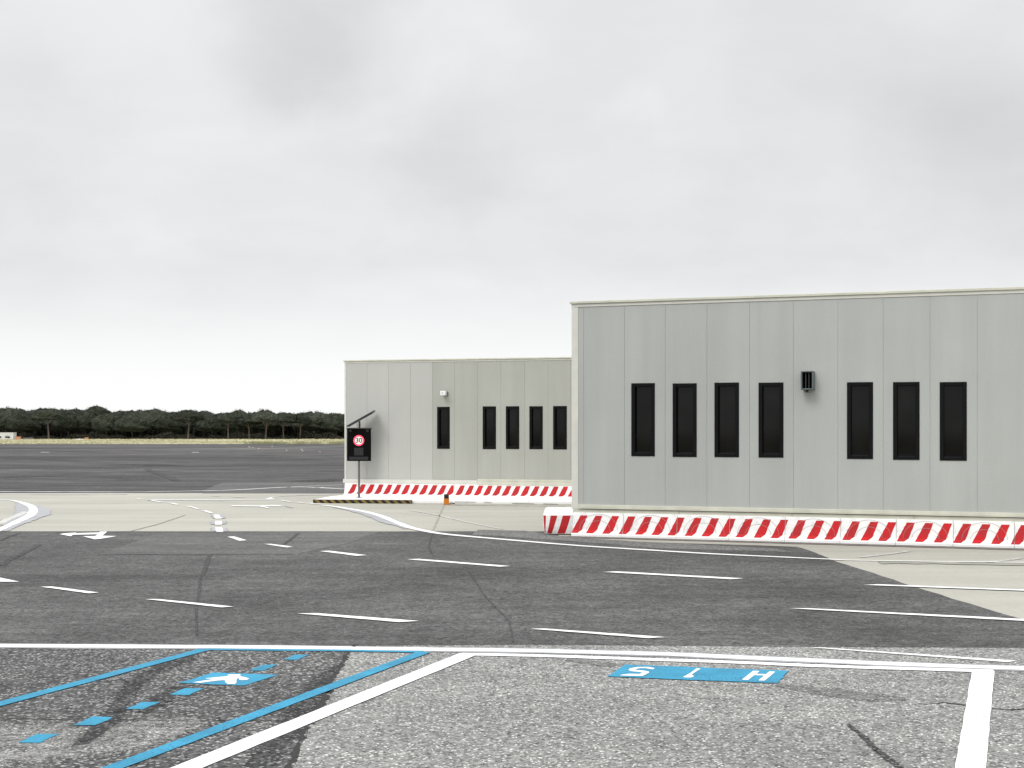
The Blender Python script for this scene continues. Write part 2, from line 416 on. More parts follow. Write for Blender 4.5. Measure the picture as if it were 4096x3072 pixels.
crack('g', [(780,597),(1000,603),(1300,605),(1480,598),(1700,600),(1850,598),(1940,608),(1990,625)], .012, Z6, parking, .006)
crack('g', [(-100,590),(200,592),(420,598)], .012, Z6, parking, .006)
crack('i', [(1070,600),(1110,640),(1190,700),(1250,765),(1330,830),(1440,910),(1560,1000)], [.02,.045,.055,.055,.06,.06,.06], Z6, parking, .02, m='dark_patch')
for c, pts, w in (('i', [(640,372),(800,400),(1000,425),(1200,455),(1480,465)], [.1,.3,.45,.45,.2]),
                  ('h', [(1500,215),(1750,245),(1850,250)], [.1,.3,.2])):
    soft('stain', G(c, pts, Z5), w, 'strip_asphalt', parking, 4, .1)
crack('i', [(1500,500),(1620,500),(1700,490),(2100,535),(2212,530)], .02, Z6, parking, .01)
for c, pts, w in (('g', [(1250,180),(1150,220),(900,330),(800,440),(700,590),(600,680),(480,770)], [.15,.5,.4,.35,.35,.35,.2]),
                  ('g', [(1160,380),(1060,430),(980,500),(900,560)], [.2,.4,.4,.2]),
                  ('g', [(2140,250),(2060,320),(1960,450),(1820,640),(1700,800),(1640,904)], [.2,.4,.5,.5,.45,.5])):
    soft('stain', G(c, pts, Z6-.0008+.0009*(pts[0][0]==1160)), [x*.62 for x in w], 'dark_patch', parking, 4, .08, .66)
crack('e', [(1328,265),(1305,330),(1290,380),(1268,410),(1262,480),(1250,545),(1240,600),(1240,700),(1245,790)], [.07,.08,.07,.03,.05,.03,.03,.03,.03], Z5, asphalt_road, .035, m='road_dark')
crack('e', [(1890,128),(1850,160),(1790,205)], .08, Z5, asphalt_road, .03, m='road_dark')
crack('e', [(700,262),(1200,266),(1880,266)], .06, Z5, asphalt_road, .02, m='worn_asphalt')
crack('e', [(140,128),(60,150),(0,180)], .07, Z5, asphalt_road, .03, m='road_dark')
crack('e', [(250,200),(180,240),(60,300),(0,340)], .12, Z5, asphalt_road, .06, m='road_dark')
crack('o', [(935,1150),(926,1180),(935,1200)], .03, Z5, asphalt_road, .02, m='road_dark')
crack('o', [(1010,1230),(1050,1290),(1100,1340),(1110,1390)], .022, Z5, asphalt_road, .02, m='road_dark')
crack('b', [(925,515),(1000,545),(1060,565),(1120,590)], .35, Z5, apron, .1, m='road_dark')
M['conc_seam'] = plain('conc_seam', (.33,.32,.28), .9, .15, 3)
ribbon('slab_joint', G('b', [(830,905),(1000,862),(1170,805)], Z5), .05, M['conc_seam'], concrete_road, .01)
ribbon('slab_joint', G('b', [(240,733),(800,733)], Z5), .05, M['conc_seam'], concrete_road, .02)
ribbon('slab_joint', G('a', [(985,1390),(960,1450),(925,1530),(890,1610)], Z5), .04, M['conc_seam'], concrete_road, .01)
ribbon('road_edge', G('f', [(-200,2125.6),(2185,2125.6)], Z5), .10, M['soil_strip'], concrete_road, .03)
crack('a', [(600,1465),(780,1470),(1000,1475)], .06, Z5, concrete_road, .02, name='faded_line', m='faded_white')
crack('a', [(700,1430),(900,1465),(1180,1530),(1480,1590)], .10, Z5, concrete_road, .04, name='faded_line', m='faded_white')
crack('d', [(870,765),(1100,740),(1300,712)], .12, Z5, concrete_road, .04, name='faded_line', m='faded_white')
crack('d', [(1900,806),(2100,785),(2212,765)], .12, Z5, concrete_road, .04, name='faded_line', m='faded_white')
# dark traffic marks along the right concrete
M['conc_dark'] = plain('conc_dark', (.33,.325,.28), .9, .12, 1.5)
ribbon('tyre_mark', G('o', [(1900,1215),(2050,1216),(2300,1222)], Z5), .35, M['conc_dark'], concrete_road, .1, maxseg=.3)
ribbon('tyre_mark', G('o', [(2010,1268),(2100,1270),(2300,1276)], Z5), .12, M['conc_dark'], concrete_road, .04, maxseg=.3)

# ------------------------------------------------------------------ painted markings
def mark(name, c, pts, m, parent, z=Z7, jit=.008):
    return sheet(name, G(c, pts, z), M[m], parent, jit, .1)
RW = 'road_white'
for q in ([(-140,396),(-80,394),(0,411),(122,437),(0,437),(-60,432)], [(255,468),(330,467),(625,505),(560,510)],
          [(918,547),(1000,546),(1478,594),(1400,599)]):
    mark('lane_dash', 'e', q, RW, asphalt_road)
for q in ([(643,1325),(686,1324.3),(905,1341),(862,1343.6)], [(1145,1358),(1178,1357.5),(1437,1376),(1402,1378.3)]):
    mark('lane_dash', 'o', q, RW, asphalt_road)
mark('lane_dash', 'i', [(845,141),(925,142),(2165,225),(2110,235)], RW, parking)
mark('lane_dash', 'e', [(1437,152),(1480,151),(1560,175),(1512,178)], RW, asphalt_road)
mark('lane_dash', 'e', [(1665,198),(1712,198),(1850,215),(1812,220)], RW, asphalt_road)
for q in ([(690,1190.2),(712,1189.6),(792,1199),(770,1200.6)], [(879,1208),(905,1207),(1103,1222.5),(1079,1224)],
          [(1303,1235.4),(1332,1234),(1606,1249),(1580,1251)], [(1865,1263.3),(1895,1261.8),(2215,1273.5),(2330,1279),(2215,1276)],
          [(1707,1314),(1745,1313.5),(2212,1336.8),(2400,1347),(2212,1341)]):
    mark('lane_dash', 'o', q, RW, asphalt_road, z=Z7 if q[0][0] < 1800 else Z7)
# edge line sweeping off the island
edge = G('a', [(-40,1388),(60,1398),(180,1416),(320,1440),(450,1474),(560,1518),(640,1550),(720,1578),(880,1612),(1080,1638)], Z7) + \
       G('c', [(0,632),(370,663),(700,685),(1000,703),(1500,733),(2212,766)], Z7) + G('d', [(640,779),(900,788),(2212,806),(3000,818)], Z7)
we = [.20]*4+[.22]*4+[.22,.24,.22,.20,.20,.22,.22,.18,.13,.10,.09,.09]
ribbon('edge_line', edge, we, M[RW], asphalt_road, .012, sm=4)
ge = G('a', [(60,1400),(180,1420),(320,1446),(450,1482),(560,1526),(640,1556),(720,1584)], Z6)
ribbon('line_blackout_paint', ge, [.08,.28,.5,.62,.55,.38,.12], M['grey_paint'], concrete_road, .04, sm=4, off=-.05)  # grey repaint band covering old paint beside the white line
# left loop on the concrete
loop = [(-300,170),(0,208),(200,222),(350,245),(480,275),(600,315),(700,365),(735,430),(715,500),(640,570),(500,640),(330,720),(170,790),(0,868),(-400,1040)]
wl = [.1,.1,.12,.15,.20,.25,.26,.25,.26,.27,.26,.22,.19,.2,.22]
ribbon('loop_line', G('m', loop, Z7), wl, M[RW], concrete_road, .015, sm=5)
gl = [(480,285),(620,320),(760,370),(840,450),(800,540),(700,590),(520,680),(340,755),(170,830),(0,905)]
ribbon('line_blackout_paint', G('m', gl, Z6), [.1,.2,.5,.75,.8,.65,.5,.4,.36,.36], M['grey_paint'], concrete_road, .04, sm=5)
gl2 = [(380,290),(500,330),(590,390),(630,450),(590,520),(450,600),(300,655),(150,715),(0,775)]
ribbon('line_blackout_paint', G('m', gl2, Z6-.0012), [.1,.45,.7,.7,.75,.6,.5,.5,.5], M['grey_paint'], concrete_road, .04, sm=5)
ribbon('faded_line', G('m', [(545,475),(500,510),(400,560),(250,615),(100,690),(0,730),(-200,800)], Z7), [.1,.22,.22,.22,.2,.2,.2], M['faded_white'], concrete_road, .03, sm=4)
# dashes on the concrete
for q in ([(105,131),(130,130),(172,137),(140,138)], [(200,142),(255,145),(375,163),(330,163)], [(412,172),(460,173),(532,186),(490,188)],
          [(588,202),(625,203),(722,229),(690,229)], [(745,244),(785,245),(855,269),(808,268)],
          [(850,285),(905,285),(928,322),(870,323)], [(872,345),(928,345),(932,381),(866,381)], [(866,407),(935,407),(946,449),(878,449)],
          [(1480,145),(1520,146),(1612,161),(1570,160)], [(1640,163),(1680,164),(1735,172),(1700,172)], [(1735,174),(1790,172),(1960,182),(1800,180)]):
    mark('lane_dash', 'n', q, RW, concrete_road, jit=.015)
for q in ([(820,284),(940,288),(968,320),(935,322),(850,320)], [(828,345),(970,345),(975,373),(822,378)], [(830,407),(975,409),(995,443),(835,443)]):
    mark('line_blackout_paint', 'n', q, 'grey_paint', concrete_road, z=Z6, jit=.03)
mark('turn_arrow', 'n', [(200,142),(1345,136),(1400,118),(1445,112),(1400,128),(1445,134),(1440,139),(1000,142),(240,147)], RW, concrete_road, jit=.01)
mark('turn_arrow', 'n', [(1012,196),(1290,198),(1420,193),(1510,197),(1490,204),(1340,204),(1395,217),(1370,220),(1290,206),(1040,203)], RW, concrete_road, jit=.02)
ribbon('faded_line', G('n', [(620,155),(900,156),(1100,160)], Z6), .3, M['faded_white'], concrete_road, .2)
mark('faded_line', 'n', [(1530,200),(1560,196),(1620,216),(1590,218)], 'grey_paint', concrete_road, z=Z6)
ribbon('faded_line', G('n', [(830,107),(920,109)], Z6), .25, M['faded_white'], concrete_road, .1)
ribbon('faded_line', G('n', [(1050,112),(1140,117)], Z6), .25, M['faded_white'], concrete_road, .1)
ribbon('faded_line', G('n', [(1480,108),(1560,103),(1750,96),(2100,88)], Z6), .2, M['faded_white'], concrete_road, .05)
# lines where the apron meets the concrete
ribbon('edge_line', G('n', [(-1400,62),(0,66),(300,62),(700,56),(900,52),(1150,42),(1500,22),(1760,20),(2110,38),(2300,46)], Z7), .22, M[RW], apron, .04, sm=3, maxseg=.5)
ribbon('edge_line', G('n', [(1560,20),(1800,8),(2110,-2),(2300,-8)], Z7), .18, M['faded_white'], apron, .03, sm=3)
ribbon('edge_line', G('n', [(1800,24),(2110,20),(2300,18)], Z7), .14, M['faded_white'], apron, .03)
ribbon('faded_line', G('n', [(-1300,84),(-600,90),(20,88)], Z7), .22, M['faded_white'], apron, .1)
for q in ([(255,407),(315,407.5),(312,411),(262,411)], [(1212,407),(1260,408),(1255,412),(1215,412)]):
    mark('lane_dash', 'b', q, 'apron_fade', apron, z=Z6, jit=.05)
ribbon('faded_line', G('b', [(320,409),(560,408)], Z6), .6, M['orange_line'], apron, .3, maxseg=2)
ribbon('faded_line', G('b', [(690,407),(860,407)], Z6), .4, M['orange_line'], apron, .3, maxseg=2)
ribbon('taxi_line', G('b', [(1205,382),(1500,383),(1700,386),(1925,388)], Z6), .55, M['orange_line'], apron, .12, maxseg=2)
ribbon('taxi_line', G('b', [(1430,378),(1560,381),(1640,376),(1720,373)], Z6), .4, M['orange_line'], apron, .15, maxseg=2)
ribbon('faded_line', G('b', [(1620,403),(2180,408)], Z6), .4, M['orange_line'], apron, .3, maxseg=2)
for x, y in ((1600,378),(1635,385),(1720,373),(1812,396),(1912,400),(2022,406),(1905,391),(1575,375)):
    mark('debris_fleck', 'b', [(x-4,y-1.2),(x+4,y-1),(x+3,y+1.2),(x-3,y+1.3)], RW, apron, z=Z6, jit=0)  # white debris specks, laid as flat flecks of road paint
# arrow beside the road edge
mark('turn_arrow', 'l', [(280,342),(390,322),(770,292),(755,312),(1450,293),(1480,268),(1690,268),(1540,388),(1970,398),(1500,478),(1310,492),(960,405),(1335,397),(1400,345),(700,360),(660,372),(615,404)], RW, asphalt_road, jit=.006)
# bays
WP = 'white_paint'
head = G('g', [(-3000,110),(0,129),(600,133),(1150,136),(1700,140),(2212,146)], Z7)+G('h', [(700,153),(1250,160),(1700,171),(2212,184)], Z7)+G('i', [(400,203),(900,224),(1500,250),(2212,272),(3200,300)], Z7)
ribbon('bay_head_line', head, .215, M[WP], parking, .008, sm=3)
ribbon('old_line_paint', [(p[0],p[1],Z6) for p in head], .34, M['grey_paint'], parking, .02, sm=3)
ribbon('bay_head_line', G('h', [(860,183),(1100,187),(1500,197),(1800,208),(2212,222)], Z7)+G('i', [(400,236),(800,254),(1300,271),(2022,292)], Z7), .17, M[WP], parking, .008, sm=3)
def bay_line(name, c0, a, c1, b, w, m, ext=0.0, z=Z7):
    A = Vector(G(c0, [a], z)[0]); B = Vector(G(c1, [b], z)[0])
    d = (A-B).normalized()
    A = A + d*ext
    return ribbon(name, [tuple(A), tuple(B)], w, M[m], parking, .0035, maxseg=.05)
bay_line('bay_line', 'g', (1172,904), 'h', (912,180), .218, WP, 3.0, Z7+.0012)
bay_line('bay_line', 'i', (1872,906), 'i', (1953,292), .215, WP, 3.0, Z7+.0012)
bay_line('bay_line', 'g', (705,904), 'h', (628,169), .155, 'blue_paint', 3.0, Z8)
bay_line('bay_line', 'g', (0,497), 'g', (1290,154), .155, 'blue_paint', 4.0, Z8)
ribbon('bay_head_line', G('g', [(1240,154),(1400,153),(1700,156),(2212,160)], Z7+.0012)+G('h', [(200,161),(620,169)], Z7+.0012), .12, M['blue_paint'], parking, .006)
ribbon('crack', G('i', [(1878,350),(1940,352),(2010,355)], Z8), .02, M['grey_paint'], parking, .006)
ribbon('crack', G('i', [(1860,480),(1940,483),(2003,482)], Z8), .012, M['grey_paint'], parking, .004)
ribbon('crack', G('i', [(1845,570),(1900,572),(1985,582)], Z8), .016, M['grey_paint'], parking, .004)
for q in ([(1790,218),(1865,187),(1955,188),(1880,220)], [(1575,287),(1665,250),(1755,249),(1665,289)], [(1072,440),(1170,398),(1290,400),(1195,443)],
          [(790,530),(895,486),(1015,486),(905,532)], [(460,632),(585,577),(715,582),(600,633)], [(115,742),(235,688),(375,688),(255,744)]):
    mark('walkway_dash', 'g', q, 'blue_paint', parking, Z7, .012)
panel = mark('pedestrian_symbol', 'k', [(140,292),(420,225),(640,150),(840,92),(1250,110),(1700,122),(2085,142),(1850,212),(1640,275),(1420,345),(1000,330),(500,308)], 'blue_paint', parking, Z7, .01)
mark('walking_figure', 'k', [(430,285),(700,243),(900,212),(690,215),(690,207),(860,188),(1090,168),(1140,150),(1085,152),(1140,132),(1350,132),(1360,155),(1330,165),(1440,185),(1525,212),(1480,235),(1380,242),(1320,228),(1345,205),(1290,210),(1278,240),(1275,295),(1240,315),(1110,315),(1065,280),(1055,240),(900,250),(590,292)], WP, panel, Z8, .002)
plate = mark('bay_number', 'j', [(368,141),(1000,166),(1982,203),(1865,325),(1400,308),(600,276),(195,258)], 'blue_paint', parking, Z7, .01)
mark('number_five', 'j', [(315,246),(405,233),(515,235),(540,222),(505,213),(430,208),(402,196),(420,178),(500,166),(600,166),(662,178),(640,190),(575,178),(520,178),(472,185),(480,196),(560,203),(605,212),(600,225),(540,254),(340,250)], WP, plate, Z8, .001)
mark('number_one', 'j', [(940,264),(1012,225),(1070,181),(1113,182),(1022,240),(1048,257),(1015,270),(950,268)], WP, plate, Z8, .001)
mark('letter_h', 'j', [(1518,291),(1630,204),(1692,206),(1658,233),(1752,238),(1790,210),(1847,213),(1740,300),(1680,298),(1738,250),(1640,246),(1580,293)], WP, plate, Z8, .001)

# ------------------------------------------------------------------ buildings
class Frame:                                      # a vertical wall line on the ground
    def __init__(s, x, y, ang): s.o = Vector((x, y)); s.a = ang; s.d = Vector((math.cos(ang), math.sin(ang)))
    def uz(s, X, Y, off=0.0):                     # survey pixel -> (along wall, height) on the wall plane
        r = Vector(((X-CX)/F, 1.0)); n = Vector((s.d.y, -s.d.x))     # outward (towards viewer)
        t = (s.o + n*off).dot(n)/r.dot(n)
        p = r*t; return (p-s.o).dot(s.d), CH - (Y-HY)/F*t
nt0 = gp(2282, 2148); nt1 = gp(4096, 2198)
nang = math.atan2(nt1[1]-nt0[1], nt1[0]-nt0[0])
WO = .20                                          # wall plane behind the barrier toe
def back(p, ang, d): return (p[0]-math.sin(ang)*d, p[1]+math.cos(ang)*d)
nb = back(nt0, nang, WO); NEAR = Frame(nb[0], nb[1], nang)
ISL = .13
lt0 = gp(1370, 1987, ISL); lt1 = gp(2250, 1999.5, ISL)
lang = math.atan2(lt1[1]-lt0[1], lt1[0]-lt0[0])
lb = back(lt0, lang, WO); LEFT = Frame(lb[0], lb[1], lang)

def building(name, fr, label, u0, u1, zb, zt, seams, wins, wallmats, matfun, corner, copings, bases, depth=9.0, reveal=.10):
    root = empty(name, (fr.o.x, fr.o.y, 0), fr.a)
    tag(root, label, 'building')
    w = MB(); g = .0045
    us = [u0] + [s for s in seams if u0+.05 < s < u1-.05] + [u1]
    for i in range(len(us)-1):
        a, b = us[i]+(g if i else 0), us[i+1]-(g if i < len(us)-2 else 0)
        mi = matfun(a)
        ww = [q for q in wins if a-.02 <= q[0] and q[1] <= b+.02]
        if ww:
            c, d, e, f = ww[0]
            w.box(a, c, 0, .08, zb, zt, mi); w.box(d, b, 0, .08, zb, zt, mi)
            w.box(c, d, 0, .08, zb, e, mi); w.box(c, d, 0, .08, f, zt, mi)
        else: w.box(a, b, 0, .08, zb, zt, mi)
    gm = len(wallmats)
    for q in us[1:-1]: w.box(q-.02, q+.02, .007, .03, zb+.002, zt-.002, gm)       # sealing tape seen down the joints
    w.box(u0, u0+.08, .081, depth, zb, zt, 0)                        # end wall
    w.box(u1-.08, u1, .081, depth, zb, zt, 0)
    w.box(u0+.081, u1-.081, depth-.08, depth, zb, zt, 0)
    w.box(u0+.1, u1-.1, .45, depth-.1, 0, zb+.02, gm)                # plinth
    w.build('wall', list(wallmats)+[M['groove']], root)
    r = MB(); r.box(u0+.05, u1-.05, .06, depth-.05, zt-.06, zt-.02); r.build('roof', M['roof'], root)
    for c, d, e, f in wins:
        fm = MB(); t = .085; pr = -.018
        for (a0,a1,b0,b1) in ((c,c+t,e,f),(d-t,d,e,f),(c+t,d-t,e,e+t),(c+t,d-t,f-t,f)):
            fm.box(a0, a1, pr, .11, b0, b1)
        wf = fm.build('window', M['black_frame'], root); bevel(wf, .012, 2)
        sl = MB(); sl.add([(c+t,pr+.02,e+t+.001),(d-t,pr+.02,e+t+.001),(d-t,reveal-.012,e+t+.03),(c+t,reveal-.012,e+t+.03)], [(0,1,2,3)])
        sl.build('sill', M['black_frame'], wf)
        pn = MB(); pn.box(c+t-.005, d-t+.005, reveal-.01, reveal, e+t-.005, f-t+.005); pn.build('pane', M['glass'], wf)
    for nm, mt, bx in corner+copings+bases:
        m = MB()
        for q in bx: m.box(*q)
        bevel(m.build(nm, M[mt], root), .006, 1)
    return root

# near building
def nu(X, Y=1700): return NEAR.uz(X, Y)
def nz(X, Y): return NEAR.uz(X, Y)[1]
s_ = 4096/2212
nseams = [NEAR.uz(x*s_, 1700)[0] for x in (1261,1349,1437,1527,1619,1714,1810,1908,2009,2111)]
pw = nseams[-1]-nseams[-2]
nseams += [nseams[-1]+pw*k for k in (1,2,3,4,5)]
nwins = []
for c, x0, y0, x1, y1 in (('q',222,155,500,1017),('q',710,157,994,1026),('q',1203,148,1493,1028),('q',1723,148,2017,1033),
                          ('r',278,90,608,1062),('r',860,88,1196,1073),('r',1450,88,1793,1083)):
    if c == 'q': X0,Y0,X1,Y1 = 2450+x0/2.949, 1480+y0/2.949, 2450+x1/2.949, 1480+y1/2.949
    else: X0,Y0,X1,Y1 = 3300+x0/3.16, 1500+y0/3.16, 3300+x1/3.16, 1500+y1/3.16
    a = NEAR.uz(X0,(Y0+Y1)/2)[0]; b = NEAR.uz(X1,(Y0+Y1)/2)[0]; m_ = (X0+X1)/2
    nwins.append((a, b, nz(m_, Y1), nz(m_, Y0)))
U0 = nu(2289)[0]; U1 = nu(4096)[0]+5.2
zb = nz(2330, 2018); zt = nz(2289, 1230)
z1a, z1b = nz(2330, 2034), nz(2330, 2050)
zc0, zc1, zc2 = nz(2300, 1229), nz(2300, 1216), nz(2300, 1206)
Uc = nu(2313)[0]
near = building('prefabricated_building', NEAR, 'large grey panel building on the right with seven tall black windows', U0, U1, zb, zt, nseams, nwins,
    [M['wall_near']], lambda u: 0,
    [('corner_trim', 'trim_white', [(U0-.012, Uc, -.014, -.001, z1a-.01, zc0-.001), (U0-.012, U0-.001, 0, .5, z1a-.01, zc0-.001)])],
    [('roof_flashing', 'trim_white', [(U0-.015, U1+.01, -.016, .3, zc0, zc1)]), ('roof_coping', 'trim_cream', [(U0-.05, U1+.04, -.05, .4, zc1+.001, zc2), (U0-.05, U0+.35, .4, 9.05, zc1+.001, zc2)])],
    [('base_trim', 'trim_cream', [(Uc+.002, U1, -.03, .05, z1a+.02, zb), (Uc+.002, U1, -.055, .05, z1a, z1a+.018)]),
     ('base_skirt', 'trim_cream', [(U0+.02, U0+2.55, -.012, .05, z1b-.03, z1a-.012), (U0+2.556, U0+5.1, -.010, .05, z1b-.03, z1a-.012), (U0+5.106, U0+7.7, -.012, .05, z1b-.03, z1a-.012), (U0+7.706, U0+10.2, -.011, .05, z1b-.03, z1a-.012), (U0+10.206, U1, -.012, .05, z1b-.03, z1a-.012)])])

# far building
def lu(c, x, y): return LEFT.uz(*px(c, x, y))
lseams = [lu('a', x, 700)[0] for x in (348,526,710,890,1075,1265,1458,1655,1850,2036)]
lp = lseams[-1]-lseams[-2]; lseams += [lseams[-1]+lp*k for k in range(1, 9)]
lw = []
for x0,y0,x1,y1 in ((930,575,1035,923),(1308,571,1418,926),(1500,570,1611,925),(1695,570,1806,926),(1892,568,2006,928)):
    a = lu('a', x0, 750)[0]; b = lu('a', x1, 750)[0]
    lw.append((a, b, lu('a',(x0+x1)/2,y1)[1], lu('a',(x0+x1)/2,y0)[1]))
LU0 = lu('a', 165, 700)[0]; LU1 = lseams[-1]
lzt = lu('a', 170, 213)[1]; lzc = lu('a', 170, 188)[1]; lzb = lu('a', 300, 1175)[1]; lz1 = lu('a', 300, 1200)[1]
rb = lu('a', 1265, 1174)[1]; rb2 = lu('a', 1265, 1208)[1]; uR = lu('a', 1265, 1174)[0]
col_u = lseams[3]
left = building('prefabricated_building', LEFT, 'smaller grey panel building further back behind the speed sign', LU0, LU1, min(lzb, rb)-.02, lzt, lseams, lw,
    [M['wall_far'], M['wall_far_dirty']], lambda u: 1 if u > col_u-.05 else 0,
    [('corner_trim', 'trim_white', [(LU0-.012, LU0+.05, -.012, -.001, lz1, lzt-.001), (LU0-.012, LU0-.001, 0, .4, lz1, lzt-.001)])],
    [('roof_flashing', 'trim_white', [(LU0-.015, LU1, -.016, .3, lzt, lzt+(lzc-lzt)*.55)]), ('roof_coping', 'trim_cream', [(LU0-.05, LU1, -.05, .4, lzt+(lzc-lzt)*.55+.001, lzc), (LU0-.05, LU0+.35, .4, 9.05, lzt+(lzc-lzt)*.55+.001, lzc)])],
    [('base_trim', 'trim_white', [(LU0-.05, uR-.003, -.06, .05, lz1-.02, lzb)]),
     ('base_skirt', 'trim_cream', [(uR, LU1, -.03, .05, rb2+.07, rb), (uR, LU1, -.06, .05, rb2-.06, rb2+.068)])])

# ------------------------------------------------------------------ jersey barriers
PROF = [(0,0),(.004,.05),(.10,.14),(.16,.50),(.175,.545),(.35,.545),(.38,.0)]      # (depth, height)
def prof_y(z):
    for (y0,z0_),(y1,z1_) in zip(PROF, PROF[1:]):
        if z0_ <= z <= z1_: return y0+(y1-y0)*(z-z0_)/(z1_-z0_) if z1_ > z0_ else y0
    return .17
def barrier_mesh(L, stripes, lean=.205, sw=.17, arcs=True, zsb=.075, zst=.478, hs=1.0, chip=.006):
    m = MB(); n = len(PROF)
    P = [(y, z*hs) for y, z in PROF]
    g = .004
    m.add([(g,y,z) for y,z in P]+[(L-g,y,z) for y,z in P], [tuple(range(n-1,-1,-1)), tuple(range(n,2*n))]+[(i,i+1,i+1+n,i+n) for i in range(n-1)], 0)
    off = .003
    def pt(u, z): return (u, prof_y(z)-off, z*hs)
    for s in stripes:
        zs = [zsb, .11, .14] + [.14+(zst-.14)*k/7 for k in range(1,8)]
        vs = []
        if s+sw+lean+.06 < .01 or s > L-.01: continue
        for z in zs:
            t = (z-zsb)/(zst-zsb)
            lo = s+lean*t; hi = s+sw*.98+lean*t + (.05*t/.16 if t < .16 else .05*(1-t)/.84)
            j = random.uniform(-chip,chip); k = random.uniform(-chip,chip)
            a = min(max(.006, lo+j), L-.0062); b = max(min(L-.006, hi+k), .0062)
            if b <= a: b = a+.0002
            vs += [pt(a, z), pt(b, z)]
        m.add(vs, [(2*i,2*i+1,2*i+3,2*i+2) for i in range(len(zs)-1)], 1)
    if arcs:
        off = .006
        for rx, rz in ((.46,.37),(.28,.22)):
            prev = None; vs = []; K = 30
            for k in range(K+1):
                a = math.pi*k/K
                for dr in (-.003,.003):
                    u = L*.5+(rx+dr)*math.cos(a)+.02; z = .145+(rz+dr)*math.sin(a)
                    vs.append(pt(min(max(u,.01),L-.01), min(max(z,.141),.53)))
            m.add(vs, [(2*i,2*i+1,2*i+3,2*i+2) for i in range(K)], 2)
    return m
BM = [M['barrier_white'], M['barrier_red'], M['arc']]
def toe_u(X, Y=2150): return NEAR.uz(X, Y, WO)[0]
bx = [toe_u(v) for v in (2284,2487,2703,2914,3137,3359,3583,3812,4058)]
bx.append(bx[-1]+(bx[-1]-bx[-2])); bx.append(bx[-1]+1.25); bx.append(bx[-1]+1.25)
ordn = ['first from the left, under the white corner trim', 'second barrier of the row from the left',
        'third from the left, scuffed near its joint', 'fourth barrier of the row, below the third window', 'fifth barrier of the row, below the fourth window',
        'barrier below the louvred metal box on the wall', 'barrier below the fifth window of the large building', 'barrier below the last two windows of the large building',
        'cut off barrier at the right edge of the photo', 'barrier beyond the right edge, second last', 'barrier at the far right end of the row']
sxp = [2100+v/2.011 for v in (368,488,620,752,885,1015,1145,1283,1420,1555,1693,1838)] + [3000+v/2.018 for v in (165,308,455,597,743,890,1033,1182,1330,1482,1638,1790,1945,2103)]
su = [NEAR.uz(v, 2134+(v-2283)*.0276, WO-.04)[0] for v in sxp]
while su[-1] < bx[-1]: su.append(su[-1]+.42)
for i in range(len(bx)-1):
    L = bx[i+1]-bx[i]
    mb = barrier_mesh(L, [u-bx[i] for u in su], arcs=True)
    o = mb.build('jersey_barrier', BM)
    base = NEAR.o + NEAR.d*bx[i]; nn = Vector((NEAR.d.y, -NEAR.d.x))
    q = base + nn*WO
    o.location = (q.x, q.y, Z5+.003); o.rotation_euler = (0,0,nang+random.uniform(-.001,.001))
    tag(o, 'red and white striped concrete barrier, '+ordn[i], 'barrier', 'striped barriers along the large building')
# scuff marks on joints are in the barrier paint; end block beside the corner
eb = MB()
def ring(z, x0, x1, y0, y1, r):
    out = [(x1,y1,z),(x1,y0,z)]
    for k in range(7):
        a = math.pi/2*k/6
        out.append((x0+r-r*math.sin(a), y0+r-r*math.cos(a), z))
    out.append((x0,y1,z)); return out
levels = [(.02,.035,.05),(.10,.01,.02),(.20,0,0),(.36,.0,0.0),(.46,.0,.005),(.475,.006,.015),(.60,.035,.24),(.605,.07,.3)]
rings = [ring(z, dx, .72, dy, .95, .10) for z, dx, dy in levels]
nr = len(rings[0]); vs = [v for r_ in rings for v in r_]; fs = []; mi = []
for i in range(len(rings)-1):
    for k in range(nr): fs.append((i*nr+k, (i+1)*nr+k, (i+1)*nr+(k+1)%nr, i*nr+(k+1)%nr))
fs.append(tuple(range((len(rings)-1)*nr, len(rings)*nr))); fs.append(tuple(range(nr-1,-1,-1)))
eb.add(vs, fs, 0)
def face_y(u, z):                                  # front surface of the block
    zz = [l[0] for l in levels]
    for (a,dxa,dya),(b,dxb,dyb) in zip(levels, levels[1:]):
        if a <= z <= b: t=(z-a)/(b-a); dx=dxa+(dxb-dxa)*t; dy=dya+(dyb-dya)*t; break
    r = .10; x = u-dx
    if x < r: return dy + r - math.sqrt(max(0, r*r-(r-max(x,0))**2))
    return dy
for tl, tr, bl, br in ((.012,.075,.045,.058),(.19,.345,.10,.205),(.475,.66,.34,.52)):
    zs = [.03+.425*k/8 for k in range(9)]; vs = []
    for z in zs:
        t = ((z-.03)/.425)**.85
        a = bl+(tl-bl)*t; b = br+(tr-br)*t; K = 4
        for k in range(K+1):
            u = a+(b-a)*k/K; vs.append((u, face_y(u, z)-.004, z))
    fs = [(i*5+k, i*5+k+1, (i+1)*5+k+1, (i+1)*5+k) for i in range(8) for k in range(4)]
    eb.add(vs, fs, 1)
o = eb.build('barrier_end_block', [M['barrier_white'], M['barrier_red_shaded']])
g0 = gp(2171, 2141)
o.location = (g0[0], g0[1], .012); o.rotation_euler = (0, 0, R(-5))
tag(o, 'rounded white concrete block with dark red stripes left of the barrier row', 'barrier block')
